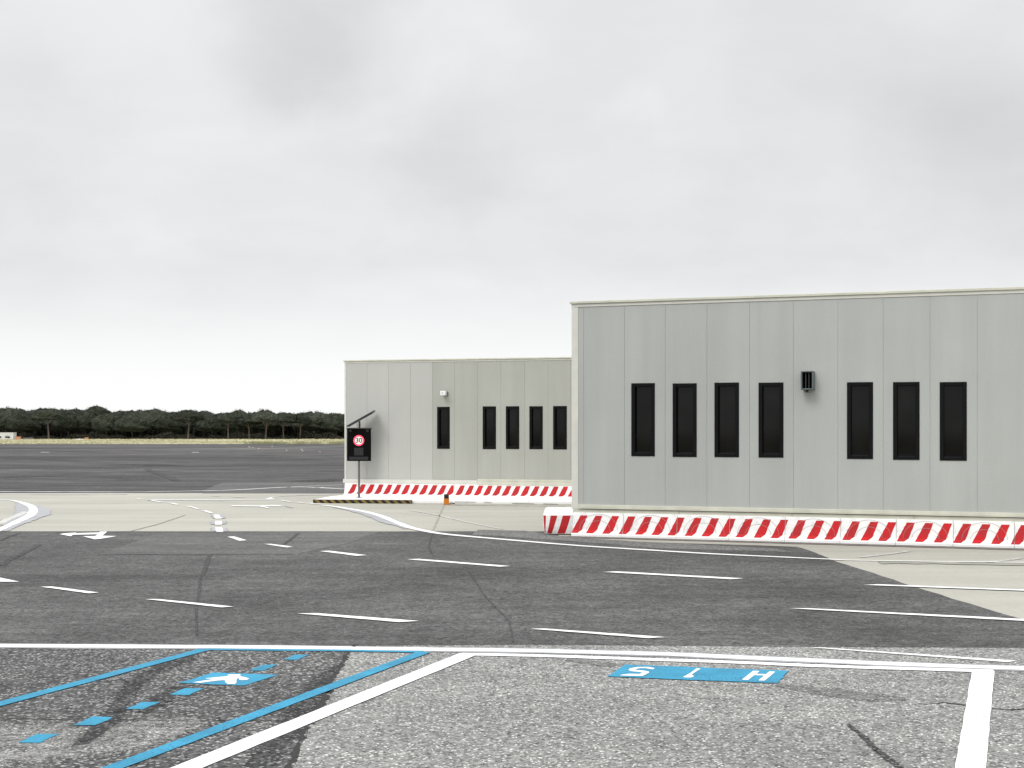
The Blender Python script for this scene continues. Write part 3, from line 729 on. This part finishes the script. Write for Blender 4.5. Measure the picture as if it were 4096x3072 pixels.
# long barriers of the far building
seam_u = LEFT.uz(*px('a', 1058, 1300), WO)[0]
lx0 = LEFT.uz(1372, 1985, WO)[0]; lx1 = LU1
sp = (lu('a',2010,1240)[0]-lu('a',262,1220)[0])/23
s0 = LEFT.uz(*px('a', 186, 1300), WO-.06)[0]
for a, b, lab, ks in ((lx0, seam_u, 'long red and white striped barrier behind the speed sign, left half of the far building', None),
                      (seam_u, lx1, 'long red and white striped barrier behind the orange post, right half of the far building', None)):
    st = [s0+sp*k-a for k in range(0, 60) if a-.1 < s0+sp*k < b-.12]
    mb = barrier_mesh(b-a, st, lean=.17, sw=.165, arcs=False, zsb=.12, zst=.44, chip=.004)
    o = mb.build('long_barrier', BM)
    nn = Vector((LEFT.d.y, -LEFT.d.x)); q = LEFT.o + LEFT.d*a + nn*WO
    o.location = (q.x, q.y, ISL); o.rotation_euler = (0,0,lang)
    tag(o, lab, 'barrier', 'long striped barriers along the far building')

# ------------------------------------------------------------------ traffic island, striped kerb
k0 = gp(1252, 2013.5); k1 = gp(1646, 2016); k2 = gp(2290, 2019.5); k3 = Vector(k2)+(Vector(k2)-Vector(k1))*1.2
def inset(p, d=.12): return (p[0], p[1]+d, p[2])
tb0 = gp(1310, 1984, 0)
back0 = (lt0[0]-.5, lt0[1]+.25, 0)
poly = [inset(k0), inset(k1), (k1[0]+.35, k1[1]+.03, 0), (k2[0], k2[1], 0), (k3.x, k3.y, 0), (k3.x+1, k3.y+6, 0), (back0[0]+1.5, back0[1]+6, 0), back0]
n = len(poly)
isl = MB(); isl.add([(x,y,0) for x,y,_ in poly]+[(x,y,ISL) for x,y,_ in poly], [tuple(range(n)), tuple(range(2*n-1,n-1,-1))]+[(i,i+n,(i+1)%n+n,(i+1)%n) for i in range(n)], 0)
isl.f = [f[::-1] for f in isl.f]
o = isl.build('traffic_island', M['barrier_white']); o['kind'] = 'structure'; bevel(o, .035, 3)
# dark gap along the foot of the island
for a, b in (((1075,1364),(1250,1366)),((1322,1368),(1380,1369)),((1552,1375),(1735,1379)),((1810,1380),(1935,1383))):
    pa = px('a', *a); pb = px('a', *b)
    def onface(p):                                 # on the front face of the island
        d = F*CH/(2018-HY)
        t = (p[0]-1646)/(2290-1646); yy = (k1[1]+.03)*(1-t)+k2[1]*t-.004
        return ((p[0]-CX)/F*yy, yy, CH-(p[1]-HY)/F*yy)
    A, B = onface(pa), onface(pb)
    m = MB(); m.add([(A[0],A[1],A[2]-.006),(B[0],B[1],B[2]-.006),(B[0],B[1],B[2]+.006),(A[0],A[1],A[2]+.008)], [(0,1,2,3)])
    m.build('island_crack', M['seam'], o)
kd = Vector((k1[0]-k0[0], k1[1]-k0[1], 0)); kl = kd.length; ka = math.atan2(kd.y, kd.x)
kb = MB(); kb.box(0, kl, 0, .118, 0, ISL-.002, 0)
kp = kl/12.6
for i in range(-1, 14):
    a = i*kp+.03
    z0_, z1_ = .004, ISL-.006
    q = [(a+.13, z0_), (a+.13+kp*.5, z0_), (a+kp*.5, z1_), (a, z1_)]
    q = [(min(max(x, .003), kl-.003), z) for x, z in q]
    if abs(q[1][0]-q[0][0]) < .01 and abs(q[2][0]-q[3][0]) < .01: continue
    kb.add([(x, -.003, z) for x, z in q], [(0,1,2,3)], 1)
o = kb.build('striped_kerb', [M['black_paint'], M['yellow']]); o.location = k0; o.rotation_euler = (0,0,ka)
tag(o, 'low black and yellow striped kerb along the front of the white island', 'kerb')

# ------------------------------------------------------------------ orange post
pt = gp(*px('a', 1008, 1388)); ps = F/pt[1]
m = MB(); w_ = .085; hh = 42.5/ps
post = empty('orange_post', (pt[0], pt[1], 0), .1); tag(post, 'short orange post with a dark top at the foot of the far barrier', 'post')
m = MB(); m.box(-w_, w_, 0, .15, 0, hh*.58); bevel(m.build('post_body', M['orange'], post), .012)
m = MB(); m.box(-w_+.004, w_-.004, .004, .146, hh*.585, hh*.97); m.box(-w_*.85, w_*.85, .02, .13, hh*.97, hh); bevel(m.build('post_head', M['dark_metal'], post), .01)
m = MB(); m.box(-w_*.6, w_*.5, -.004, .003, hh*.64, hh*.92); m.build('reflector', M['black_paint'], post)
m = MB(); m.tube([(w_+.01,.1,.02),(w_+.06,.12,.06),(w_+.12,.13,.05),(w_+.2,.14,.03)], .016, 6); m.build('cable', M['seam'], post)

# ------------------------------------------------------------------ solar speed sign
sp0 = gp(1436, 1990.5, ISL); S = F/sp0[1]
def sx(v): return (v-330)/3.86/S
def sz(v): return ISL + (1510-v)/3.86/S
sign = empty('speed_sign', (sp0[0], sp0[1], ISL), 0); tag(sign, 'black solar powered speed limit sign showing 30 in a red ring', 'road sign')
def sb(m, x0, y0, x1, y1, d0, d1): m.box(sx(x0), sx(x1), d0, d1, sz(y1)-ISL, sz(y0)-ISL)
m = MB(); m.tube([(0,.0,-.02),(0,0,sz(945)-ISL)], .037, 12); m.tube([(.012,.06,sz(945)-ISL),(.012,.06,sz(330)-ISL)], .034, 12)
m.box(-.09,.09,-.09,.09,-.002,.012); m.build('pole', M['pole_metal'], sign, False)
m = MB(); sb(m, 146, 437, 513, 945, -.06, .10); hs_ = m.build('housing', M['sign_black'], sign); bevel(hs_, .01)
m = MB(); sb(m, 140, 432, 527, 446, -.085, .11); m.build('top_rim', M['dark_metal'], hs_)
m = MB(); sb(m, 258, 740, 400, 858, -.066, -.055); m.build('lower_display', M['sign_grey'], hs_)
m = MB(); sb(m, 178, 878, 475, 926, -.066, -.055); m.build('number_plate', M['sign_grey'], hs_)
def disc(cx_, cz, r0, r1, y, mat, name, par, n=40):
    m = MB(); vs = []
    for k in range(n):
        a = 2*math.pi*k/n; vs += [(cx_+r0*math.cos(a), y, cz+r0*math.sin(a)), (cx_+r1*math.cos(a), y, cz+r1*math.sin(a))]
    m.add(vs, [(2*k, 2*((k+1)%n), 2*((k+1)%n)+1, 2*k+1) for k in range(n)])
    return m.build(name, mat, par)
for xx in (200, 462):
    m = MB(); m.tube([(sx(xx),-.068,sz(475)-ISL),(sx(xx),-.05,sz(475)-ISL)], .05, 16); m.build('sensor', M['sign_grey'], hs_)
cz = sz(628)-ISL; rr = 83/3.86/S
disc(0, cz, .0005, rr*.74, -.066, M['led_white'], 'display_face', hs_)
disc(0, cz, rr*.74, rr, -.066, M['led_red'], 'display_ring', hs_)
cu = bpy.data.curves.new('digits', 'FONT'); cu.body = '30'; cu.size = .235; cu.align_x = 'CENTER'; cu.align_y = 'CENTER'; cu.offset = .003; cu.extrude = .002
tmp = bpy.data.objects.new('digits_tmp', cu); COL.objects.link(tmp)
dg = bpy.context.evaluated_depsgraph_get(); me = bpy.data.meshes.new_from_object(tmp.evaluated_get(dg))
bpy.data.objects.remove(tmp)
me.materials.clear(); me.materials.append(M['black_paint'])
d_ = bpy.data.objects.new('digits', me); COL.objects.link(d_); d_.parent = hs_; d_.rotation_euler = (R(90),0,0); d_.location = (0,-.071,cz)
A = Vector((sx(160),0,sz(418)-ISL)); B = Vector((sx(565),0,sz(190)-ISL)); dd = (B-A).normalized(); nn = Vector((-dd.z,0,dd.x))
m = MB(); L_ = (B-A).length
q = [A, B, B+nn*.035, A+nn*.035]; m.add([(p.x,-.3,p.z) for p in q]+[(p.x,.38,p.z) for p in q], [(0,1,2,3),(7,6,5,4),(0,4,5,1),(1,5,6,2),(2,6,7,3),(3,7,4,0)])
sol = m.build('solar_panel', M['solar'], sign)
q2 = [A-nn*.03+dd*.05, B-nn*.03-dd*.06, B-dd*.06, A+dd*.05]; m = MB(); m.add([(p.x,-.28,p.z) for p in q2]+[(p.x,-.22,p.z) for p in q2], [(0,1,2,3),(7,6,5,4),(0,4,5,1),(1,5,6,2),(2,6,7,3),(3,7,4,0)])
q3 = [A+nn*.036-dd*.01, B+nn*.036+dd*.04, B+nn*.048+dd*.04, A+nn*.048-dd*.01]; m.add([(p.x,-.31,p.z) for p in q3]+[(p.x,.39,p.z) for p in q3], [(0,1,2,3),(7,6,5,4),(0,4,5,1),(1,5,6,2),(2,6,7,3),(3,7,4,0)], 1)
m.build('panel_frame', [M['dark_metal'], M['lamp_grey']], sol)
m = MB(); m.tube([(sx(303),.0,sz(432)-ISL),(sx(305),.02,sz(360)-ISL)], .006, 6); m.build('cable', M['dark_metal'], sign)

# ------------------------------------------------------------------ fittings on the walls
def fitting(fr, name, X, Y, label, cat):
    u, z = fr.uz(X, Y); p = fr.o+fr.d*u
    e = empty(name, (p.x, p.y, z), fr.a); return tag(e, label, cat)
sc = F/ (NEAR.o+NEAR.d*nu(3230)[0]).y
v = fitting(NEAR, 'louvred_wall_box', 3236, 1523, 'grey metal louvred box fixed high on the wall between two window groups', 'wall box')
bw, bh, pj = .135, .205, .33
m = MB(); t = .028
m.box(-bw, -bw+t, -pj, -.001, -bh, bh); m.box(bw-t, bw, -pj, -.001, -bh, bh); m.box(-bw+t, bw-t, -pj, -.001, bh-t, bh); m.box(-bw+t, bw-t, -pj+.03, -.001, -bh, -bh+t)
cs = m.build('casing', M['vent_metal'], v); bevel(cs, .012)
m = MB(); m.box(-bw+t, bw-t, -.12, -.1, -bh+t, bh-t); m.build('backplate', M['vent_dark'], v)
for k in (-.032, .038):
    m = MB(); m.box(k-.008, k+.008, -pj+.05, -.13, -bh+t, bh-t); m.build('louvre', M['vent_fin'], v)
m = MB(); m.box(-.05, -.01, -.16, -.02, -bh-.05, -bh); m.build('bracket', M['vent_fin'], v)
l = fitting(LEFT, 'wall_lamp', 1786, 1574, 'small white box lamp on the far building above its single window', 'wall lamp')
m = MB(); m.box(-.135,.055,-.30,-.13,-.075,.085); bevel(m.build('lamp_head', M['lamp_white'], l), .02)
m = MB(); m.box(-.11,.06,-.129,-.0,-.085,.065); bevel(m.build('mount', M['lamp_grey'], l), .01)
m = MB(); m.tube([(-.05,-.305,.01),(-.05,-.299,.01)], .018, 10); m.build('sensor', M['lamp_grey'], l)

# ------------------------------------------------------------------ pine wood
TZ = gp(0, 1757)[1]
def crown(H, W, base, lobes, per, leaf, rnd, flat=1.0, dome=False):
    """leaf clumps through a lobed dome; returns verts, faces"""
    vs = []; fs = []
    ph = [rnd.uniform(0, 6.28) for _ in range(6)]
    zc = base + (H-base)*(.30 if dome else .12); up = H-zc; dn = zc-base
    def bmp(th, c):
        return 1 + .06*math.sin(3*th+ph[0]+2*c) + .05*math.sin(7*th+ph[1]+5*c) + .05*math.sin(9*c+ph[2]+2*th) + .03*math.sin(17*th+ph[3]+13*c)
    def surf(th, c, q):
        sr = math.sqrt(max(0, 1-c*c)); r = bmp(th, c)*q
        return Vector((math.cos(th)*sr*W/2*r, math.sin(th)*sr*W/2*r, zc + (c*up*r*.96 if c > 0 else c*dn*.95*r)))
    A_, B_ = 30, 13
    for i in range(B_):
        c = -.86 + 1.85*i/(B_-1)
        for j in range(A_):
            p = surf(2*math.pi*j/A_, c, .93 + rnd.uniform(-.03,.03)); vs.append(p)
    for i in range(B_-1):
        for j in range(A_): fs.append((i*A_+j, i*A_+(j+1)%A_, (i+1)*A_+(j+1)%A_, (i+1)*A_+j))
    fs.append(tuple(range(A_-1,-1,-1))); fs.append(tuple((B_-1)*A_+j for j in range(A_)))
    for k in range(int(lobes*per)):
        th = rnd.uniform(0, 2*math.pi); cz_ = rnd.uniform(-.75, 1)
        sr = math.sqrt(max(0, 1-cz_*cz_))
        p = surf(th, cz_, 1-abs(rnd.gauss(0,.045)))
        a = Vector((rnd.uniform(-1,1), rnd.uniform(-1,1), rnd.uniform(-.45,.45))).normalized()*leaf*rnd.uniform(.5,1.2)
        b = a.cross(Vector((rnd.uniform(-.6,.6), rnd.uniform(-.6,.6), 1))).normalized()*leaf*rnd.uniform(.4,.8)
        i = len(vs); vs += [p-a, p+b*.7, p+a, p-b]; fs.append((i,i+1,i+2,i+3))
    return vs, fs
def trunk(mb, H, W, base, rnd, r=.20, forks=3):
    lean = rnd.uniform(-.3,.3); fk = base*rnd.uniform(.72,.9)
    top = (lean, 0, fk)
    mb.tube([(0,0,-.1),(lean*.3,0,fk*.4),top], [r*1.25, r, r*.85], 7)
    for k in range(forks):
        a = 2*math.pi*k/forks + rnd.uniform(-.4,.4) + math.pi*.08
        e = (lean+math.cos(a)*W*.28, math.sin(a)*W*.2, base+(H-base)*rnd.uniform(.4,.6))
        mid_ = ((top[0]*.6+e[0]*.4)*1.0, e[1]*.5, fk+(e[2]-fk)*.4)
        mb.tube([top, mid_, e], [r*.6, r*.45, r*.25], 5)
def tree(X, W, topy, kind, label, dz=0, sd=0):
    rnd = random.Random(sd); d = TZ+dz
    H = CH + (HY-topy)/F*d; Wm = W*1.12/F*d
    base = H*(.62 if kind == 'u' else .25)
    if kind == 'u': d -= 5
    root = empty('pine_tree', ((X-CX)/F*d, d, 0)); tag(root, label, 'tree', 'pines along the front edge of the wood')
    mb = MB(); trunk(mb, H, Wm, base if kind == 'u' else H*.45, rnd, .19 if kind == 'u' else .15, 4 if kind == 'u' else 3)
    mb.build('trunk', M['bark'], root)
    vs, fs = crown(H, Wm, base, 30 if kind == 'u' else 40, 120, .16, rnd, dome=kind != 'u')
    mesh_obj('crown', vs, fs, M['pine'], root)
T = [(25,150,1628,'d','broad dark pine rising behind the white cabin at the left edge',5),
     (90,120,1652,'d','low bushy pine directly behind the orange bin nearest the white cabin',0),
     (195,120,1634,'u','umbrella pine with a bare trunk and one left fork, left part of the wood',-2),
     (270,105,1648,'d','rounded low pine just right of the leftmost bare trunk',2),
     (385,90,1623,'u','tallest pine bump on the skyline of the wood',12),
     (340,120,1643,'d','dark spreading pine left of the small orange bin',4),
     (425,110,1652,'d','dense pine with a sloping left shoulder, right of the small orange bin',0),
     (530,135,1656,'d','wide low domed pine with crown almost to the ground',-1),
     (610,170,1634,'d','broad pine on the skyline behind the wide low domed one',12),
     (685,110,1650,'d','bushy pine just left of the large forked umbrella pine',3),
     (752,110,1639,'u','large umbrella pine with a double forked trunk at the middle of the wood',-3),
     (845,105,1660,'d','low pine right of the bright gap in the middle of the wood',2),
     (913,95,1650,'u','slim umbrella pine with a straight dark trunk',-1),
     (955,100,1637,'d','rounded skyline pine behind the slim straight trunked one',12),
     (998,90,1664,'u','smallest umbrella pine, low crown under its neighbours',-3),
     (1062,125,1648,'u','umbrella pine with a pale Y shaped trunk',-5),
     (1062,110,1636,'d','second rounded bump on the skyline, behind the pale Y trunk',12),
     (1134,105,1650,'u','umbrella pine with a leaning dark trunk right of the pale Y trunk',0),
     (1200,90,1656,'u','thin trunked pine beside the bright gaps near the far building',2),
     (1260,170,1644,'d','largest domed pine at the right end of the wood',6),
     (1345,130,1653,'d','domed pine partly hidden by the far building corner',3)]
for i, (X, W, ty, k, lab, dz) in enumerate(T): tree(X, W, ty, k, lab, dz, 100+i)
# the wood behind them
rnd = random.Random(5); vs = []; fs = []; tb = MB()
gaps = (812, 1197, 1230, 1370)
for row, (dz, cnt) in enumerate(((16, 26), (26, 26), (38, 26))):
    for i in range(cnt):
        X = -420 + 2250*(i+rnd.uniform(.1,.9))/cnt; d = TZ+dz
        if X < 0: ty = 1627
        else: ty = 1630 + min(max(X,0),1400)/1400*24
        ty += rnd.uniform(-3, 7)
        H = CH+(HY-ty)/F*d; Wm = rnd.uniform(100,160)/F*d
        v_, f_ = crown(H, Wm, H*.42, 10, 90, .22, rnd, dome=rnd.random() < .6)
        x0 = (X-CX)/F*d; b = len(vs)
        vs += [(p.x+x0, p.y+d, p.z) for p in v_]; fs += [tuple(k+b for k in f) for f in f_]
        if row < 2:
            tb.tube([(x0,d,0),(x0+rnd.uniform(-.4,.4),d,H*.7)], [.16,.1], 5, cap=False)
            x1 = x0+rnd.uniform(-3,3); tb.tube([(x1,d+3,0),(x1+rnd.uniform(-.4,.4),d+3,H*.6)], [.14,.1], 5, cap=False)
# shaded undergrowth and inner stems of the deep wood
for i in range(15000):
    d = TZ+rnd.uniform(30, 75); X = rnd.uniform(-420, 1830); z = rnd.uniform(0,1)**1.2*4.6
    if min(abs(X-g_) for g_ in gaps) < 7 and 2.0 < z < 4.6: continue
    p = Vector(((X-CX)/F*d, d, z))
    a = Vector((rnd.uniform(-1,1), rnd.uniform(-.5,.5), rnd.uniform(-.5,.5))).normalized()*.55; b_ = Vector((rnd.uniform(-.3,.3), rnd.uniform(-.3,.3), 1)).normalized()*.55
    i0 = len(vs); vs += [p-a-b_, p+a-b_, p+a+b_, p-a+b_]; fs.append((i0,i0+1,i0+2,i0+3))
nl = len(fs); b = len(vs); vs += tb.v; fs += [tuple(k+b for k in f) for f in tb.f]
o = mesh_obj('wood', vs, fs, [M['wood'], M['bark_dark']], None, [0]*nl+[1]*len(tb.f))
tag(o, 'dark mass of packed pines filling the wood behind the front row', 'wood', kind='stuff')
# scrub at the foot of the wood
vs = []; fs = []
for i in range(16000):
    d = TZ+rnd.uniform(-5, 8); X = rnd.uniform(-460, 1800)
    hmax = .7+.55*math.sin(X*.021)+.35*math.sin(X*.067+1)+.4
    p = Vector(((X-CX)/F*d, d, rnd.uniform(0, max(.5,hmax))))
    a = Vector((rnd.uniform(-1,1), rnd.uniform(-.5,.5), rnd.uniform(-.6,.6))).normalized()*.22; b_ = a.cross(Vector((rnd.uniform(-1,1),rnd.uniform(-1,1),rnd.uniform(-1,1)))).normalized()*.14
    i0 = len(vs); vs += [p-a, p+b_, p+a, p-b_]; fs.append((i0,i0+1,i0+2,i0+3))
tag(mesh_obj('scrub', vs, fs, M['scrub']), 'low dark scrub along the foot of the pines', 'scrub', kind='stuff')
# dry grass
sheet('grass_verge', rect(-420, 420, zg, TZ+3, Z1), M['straw'], kind='structure')
sheet('forest_floor', rect(-420, 420, TZ+3, TZ+160, Z1), M['earth'], kind='structure')
vs = []; fs = []
for i in range(15000):
    d = zg + (TZ-1-zg)*rnd.random()**1.0; X = rnd.uniform(-420, 1750)
    h = rnd.uniform(.05,.18)*(1.2 if d > TZ-12 else 1.0)
    x0 = (X-CX)/F*d; w = rnd.uniform(.1,.35); a = rnd.uniform(-.8,.8)
    i0 = len(vs); vs += [(x0-w*math.cos(a), d-w*math.sin(a), 0), (x0+w*math.cos(a), d+w*math.sin(a), 0), (x0+w*.6, d, h), (x0-w*.5, d+.05, h*.85)]
    fs.append((i0,i0+1,i0+2,i0+3))
tag(mesh_obj('dry_grass', vs, fs, M['tuft']), 'strip of dry straw coloured grass between apron and wood', 'grass', kind='stuff')
vs = []; fs = []
M['green_tuft'] = grass_mat('green_tuft', (.24,.26,.13), (.46,.45,.29), .3)
for i in range(2600):
    cx_ = rnd.choice([1010, 1030, 1080, 1120, 1200, 1260, 1340, 1370, 1430]); d = zg+rnd.uniform(0, 6); X = cx_+rnd.gauss(0, 12)
    h = rnd.uniform(.1,.42); x0 = (X-CX)/F*d; w = rnd.uniform(.08,.2)
    i0 = len(vs); vs += [(x0-w,d,0),(x0+w,d+.1,0),(x0+w*.5,d,h),(x0-w*.5,d,h*.9)]; fs.append((i0,i0+1,i0+2,i0+3))
tag(mesh_obj('weeds', vs, fs, M['green_tuft']), 'greenish weeds at the apron edge near the far building', 'weeds', kind='stuff')

# ------------------------------------------------------------------ far cabin, bins
d = gp(0, 1758.5)[1]; s = F/d
def fx(X): return (X-CX)/F*d
cab = empty('portable_cabin', (fx(0), d, 0)); tag(cab, 'low white cabin with dark openings cut off by the left edge', 'cabin')
x1 = 52.3/s; H = (1758.5-1731)/s; xl = -60/s
m = MB(); m.box(xl, x1, 0, 2.4, 0, H); m.build('body', M['cabin'], cab)
m = MB(); m.box(xl-.03, x1+.05, -.05, 2.45, H+.001, H+.06); m.build('roof', M['lamp_white'], cab)
for a, b_, c_, e_ in ((20.5,40,1745.5,1752),(-12,5.5,1745,1752.3),(32,40,1748,1753)):
    m = MB(); m.box(a/s, b_/s, -.01-(.01 if a == 32 else 0), .02, (1758.5-e_)/s, (1758.5-c_)/s); m.build('opening', M['cabin_dark'], cab)
m = MB(); m.box(x1-.07, x1+.01, -.03, -.002, 0, H); m.build('corner_post', M['lamp_white'], cab)
m = MB(); m.box(24/s, 35/s, -.05, -.002, H*.56, H*.6); m.build('awning', M['lamp_grey'], cab)
for X0, X1, t_, lab in ((64,83.5,1746.5,'larger orange bin beside the white cabin'), (340,353.5,1750,'small orange bin alone at the edge of the grass')):
    e = empty('orange_bin', (fx((X0+X1)/2), d, 0)); tag(e, lab, 'bin', 'orange bins in front of the wood')
    w = (X1-X0)/2/s; h = (1758.8-t_)/s
    m = MB(); m.add([(-w*.85,-w*.5,0),(w*.85,-w*.5,0),(w*.85,w*.5,0),(-w*.85,w*.5,0),(-w,-w*.6,h*.9),(w,-w*.6,h*.9),(w,w*.6,h*.9),(-w,w*.6,h*.9)], [(0,3,2,1),(4,5,6,7),(0,1,5,4),(1,2,6,5),(2,3,7,6),(3,0,4,7)])
    m.build('bin_body', M['bin_orange'], e)
    m = MB(); m.box(-w*1.04, w*1.04, -w*.65, w*.65, h*.9+.002, h); m.build('rim', M['bin_orange'], e)
m = MB(); m.box(fx(86), fx(125), d+1, d+1.3, 0, .42); m.box(fx(86)-.05, fx(125)+.05, d+.95, d+1.35, .421, .48)
tag(m.build('low_wall', M['lamp_grey']), 'low grey wall behind the larger orange bin', 'wall')
m = MB(); rg = []
for r_, z_ in ((1.0,0),(.8,.11),(.45,.18),(.05,.2)):
    rg += [(fx(321)+math.cos(2*math.pi*k/14)*r_, d-1+math.sin(2*math.pi*k/14)*r_*.8, z_*random.uniform(.85,1.1)) for k in range(14)]
m.add(rg, [(i*14+k, i*14+(k+1)%14, (i+1)*14+(k+1)%14, (i+1)*14+k) for i in range(3) for k in range(14)])
tag(m.build('gravel_mound', M['lamp_white']), 'small pale mound left of the small orange bin', 'mound')

# ------------------------------------------------------------------ sky and light
SUN_EL, SUN_AZ = R(48), R(215)                   # azimuth measured from +Y (view direction) clockwise: behind left
wd = bpy.data.worlds.new('World'); scene.world = wd; wd.use_nodes = True
nt = wd.node_tree; bg = nt.nodes['Background']
tc = N(nt, 'ShaderNodeTexCoord'); sepx = N(nt, 'ShaderNodeSeparateXYZ'); nt.links.new(tc.outputs['Generated'], sepx.inputs[0])
zz = sepx.outputs['Z']
sky = N(nt, 'ShaderNodeTexSky', sky_type='NISHITA', sun_disc=False, sun_elevation=SUN_EL, sun_rotation=SUN_AZ)
den = math_n(nt, 'ADD', math_n(nt, 'MAXIMUM', zz, 0.0), .30)
cmb = N(nt, 'ShaderNodeCombineXYZ')
nt.links.new(math_n(nt, 'DIVIDE', sepx.outputs['X'], den), cmb.inputs[0]); nt.links.new(math_n(nt, 'DIVIDE', sepx.outputs['Y'], den), cmb.inputs[1])
def wn(scale, detail, rough, off):
    mp = N(nt, 'ShaderNodeMapping'); mp.inputs['Location'].default_value = off
    nt.links.new(cmb.outputs[0], mp.inputs['Vector'])
    n = N(nt, 'ShaderNodeTexNoise'); n.inputs['Scale'].default_value = scale; n.inputs['Detail'].default_value = detail; n.inputs['Roughness'].default_value = rough
    n.inputs['Distortion'].default_value = .35
    nt.links.new(mp.outputs[0], n.inputs['Vector']); return n.outputs['Fac']
n1 = wn(1.3, 6, .52, (3.1, 1.7, 0)); n2 = wn(4.4, 6, .58, (8.0, 2.0, 1))
cl = math_n(nt, 'ADD', math_n(nt, 'MULTIPLY', n1, .62), math_n(nt, 'MULTIPLY', n2, .38))
# large cloud masses of this sky, by compass direction
wt = N(nt, 'ShaderNodeTexNoise'); wt.inputs['Scale'].default_value = 7; wt.inputs['Detail'].default_value = 5; wt.inputs['Roughness'].default_value = .55
nt.links.new(tc.outputs['Generated'], wt.inputs['Vector'])
w1 = N(nt, 'ShaderNodeVectorMath', operation='SUBTRACT'); nt.links.new(wt.outputs['Color'], w1.inputs[0]); w1.inputs[1].default_value = (.5,.5,.5)
w2 = N(nt, 'ShaderNodeVectorMath', operation='SCALE'); nt.links.new(w1.outputs[0], w2.inputs[0]); w2.inputs['Scale'].default_value = .16
w3 = N(nt, 'ShaderNodeVectorMath', operation='ADD'); nt.links.new(w2.outputs[0], w3.inputs[0]); nt.links.new(tc.outputs['Generated'], w3.inputs[1])
def blob(px_, py_, rad, amt, sq=1.0):
    d_ = Vector(((px_*s_-CX)/F, 1, (HY-py_*s_)/F)).normalized()
    vs_ = N(nt, 'ShaderNodeVectorMath', operation='SUBTRACT'); nt.links.new(w3.outputs[0], vs_.inputs[0]); vs_.inputs[1].default_value = d_
    mu = N(nt, 'ShaderNodeVectorMath', operation='MULTIPLY'); nt.links.new(vs_.outputs[0], mu.inputs[0]); mu.inputs[1].default_value = (1, 1, sq)
    ln = N(nt, 'ShaderNodeVectorMath', operation='LENGTH'); nt.links.new(mu.outputs[0], ln.inputs[0])
    mr = N(nt, 'ShaderNodeMapRange', interpolation_type='SMOOTHERSTEP'); nt.links.new(ln.outputs['Value'], mr.inputs['Value'])
    mr.inputs['From Min'].default_value = 0; mr.inputs['From Max'].default_value = rad*s_/F
    mr.inputs['To Min'].default_value = amt; mr.inputs['To Max'].default_value = 0
    return mr.outputs[0]
tot = None
for q in ((630,80,320,-.125,1.3),(930,400,300,-.08,1.2),(0,300,420,-.06,1.3),(2200,330,480,-.10,1.3),(1800,120,420,-.05,1.4),(300,480,300,.03,1.0),
          (1400,290,180,.05,1.5),(780,240,150,.03,1.2),(1000,110,160,.04,1.0)):
    b_ = blob(*q); tot = b_ if tot is None else math_n(nt, 'ADD', tot, b_)
cl2 = math_n(nt, 'MULTIPLY', math_n(nt, 'SUBTRACT', cl, .5), .34)
val = math_n(nt, 'ADD', math_n(nt, 'ADD', .80, cl2), tot)
# pale band near the horizon, brighter sky overhead
hz = N(nt, 'ShaderNodeMapRange', interpolation_type='SMOOTHSTEP'); nt.links.new(zz, hz.inputs['Value'])
hz.inputs['From Min'].default_value = .02; hz.inputs['From Max'].default_value = .125; hz.inputs['To Min'].default_value = 1; hz.inputs['To Max'].default_value = 0
vm = N(nt, 'ShaderNodeMix'); nt.links.new(hz.outputs[0], vm.inputs[0]); nt.links.new(val, vm.inputs[2]); vm.inputs[3].default_value = .985
up = N(nt, 'ShaderNodeMapRange', interpolation_type='SMOOTHSTEP'); nt.links.new(zz, up.inputs['Value'])
up.inputs['From Min'].default_value = .28; up.inputs['From Max'].default_value = .75; up.inputs['To Min'].default_value = 1.0; up.inputs['To Max'].default_value = 2.0
vv = math_n(nt, 'MULTIPLY', vm.outputs[0], up.outputs[0])
tint = mix(nt, hz.outputs[0], (.985,.99,1.0), (.995,1.0,.998))
cc = mix(nt, 1.0, tint, (1,1,1), 'MULTIPLY')
sc_ = N(nt, 'ShaderNodeVectorMath', operation='SCALE'); nt.links.new(cc, sc_.inputs[0]); nt.links.new(vv, sc_.inputs['Scale'])
# a trace of clear sky light above the cloud, at strength .1 of the Nishita sky
sk = N(nt, 'ShaderNodeVectorMath', operation='SCALE'); nt.links.new(sky.outputs[0], sk.inputs[0]); sk.inputs['Scale'].default_value = .004
ad = N(nt, 'ShaderNodeVectorMath', operation='ADD'); nt.links.new(sc_.outputs[0], ad.inputs[0]); nt.links.new(sk.outputs[0], ad.inputs[1])
nt.links.new(ad.outputs[0], bg.inputs['Color']); bg.inputs['Strength'].default_value = 1.0
sl = bpy.data.lights.new('sun', 'SUN'); sl.energy = 1.3; sl.angle = R(24); sl.color = (1, .97, .93)
so = bpy.data.objects.new('sun', sl); COL.objects.link(so)
dv = Vector((math.sin(SUN_AZ)*math.cos(SUN_EL), math.cos(SUN_AZ)*math.cos(SUN_EL), math.sin(SUN_EL)))
so.rotation_euler = dv.to_track_quat('Z', 'Y').to_euler(); so.location = (0, -5, 30)

# ------------------------------------------------------------------ camera
cam = bpy.data.cameras.new('camera'); co = bpy.data.objects.new('camera', cam); COL.objects.link(co)
co.location = (0, 0, CH); co.rotation_euler = (R(90), 0, 0)
cam.sensor_width = 36; cam.lens = 36*F/4096; cam.shift_y = (HY-1536)/4096; cam.clip_end = 6000; cam.clip_start = .1
scene.camera = co
vs_ = scene.view_settings; vs_.view_transform = 'Standard'; vs_.look = 'None'; vs_.gamma = 1; vs_.exposure = 0; vs_.use_curve_mapping = False
scene.render.resolution_x = 1024; scene.render.resolution_y = 768
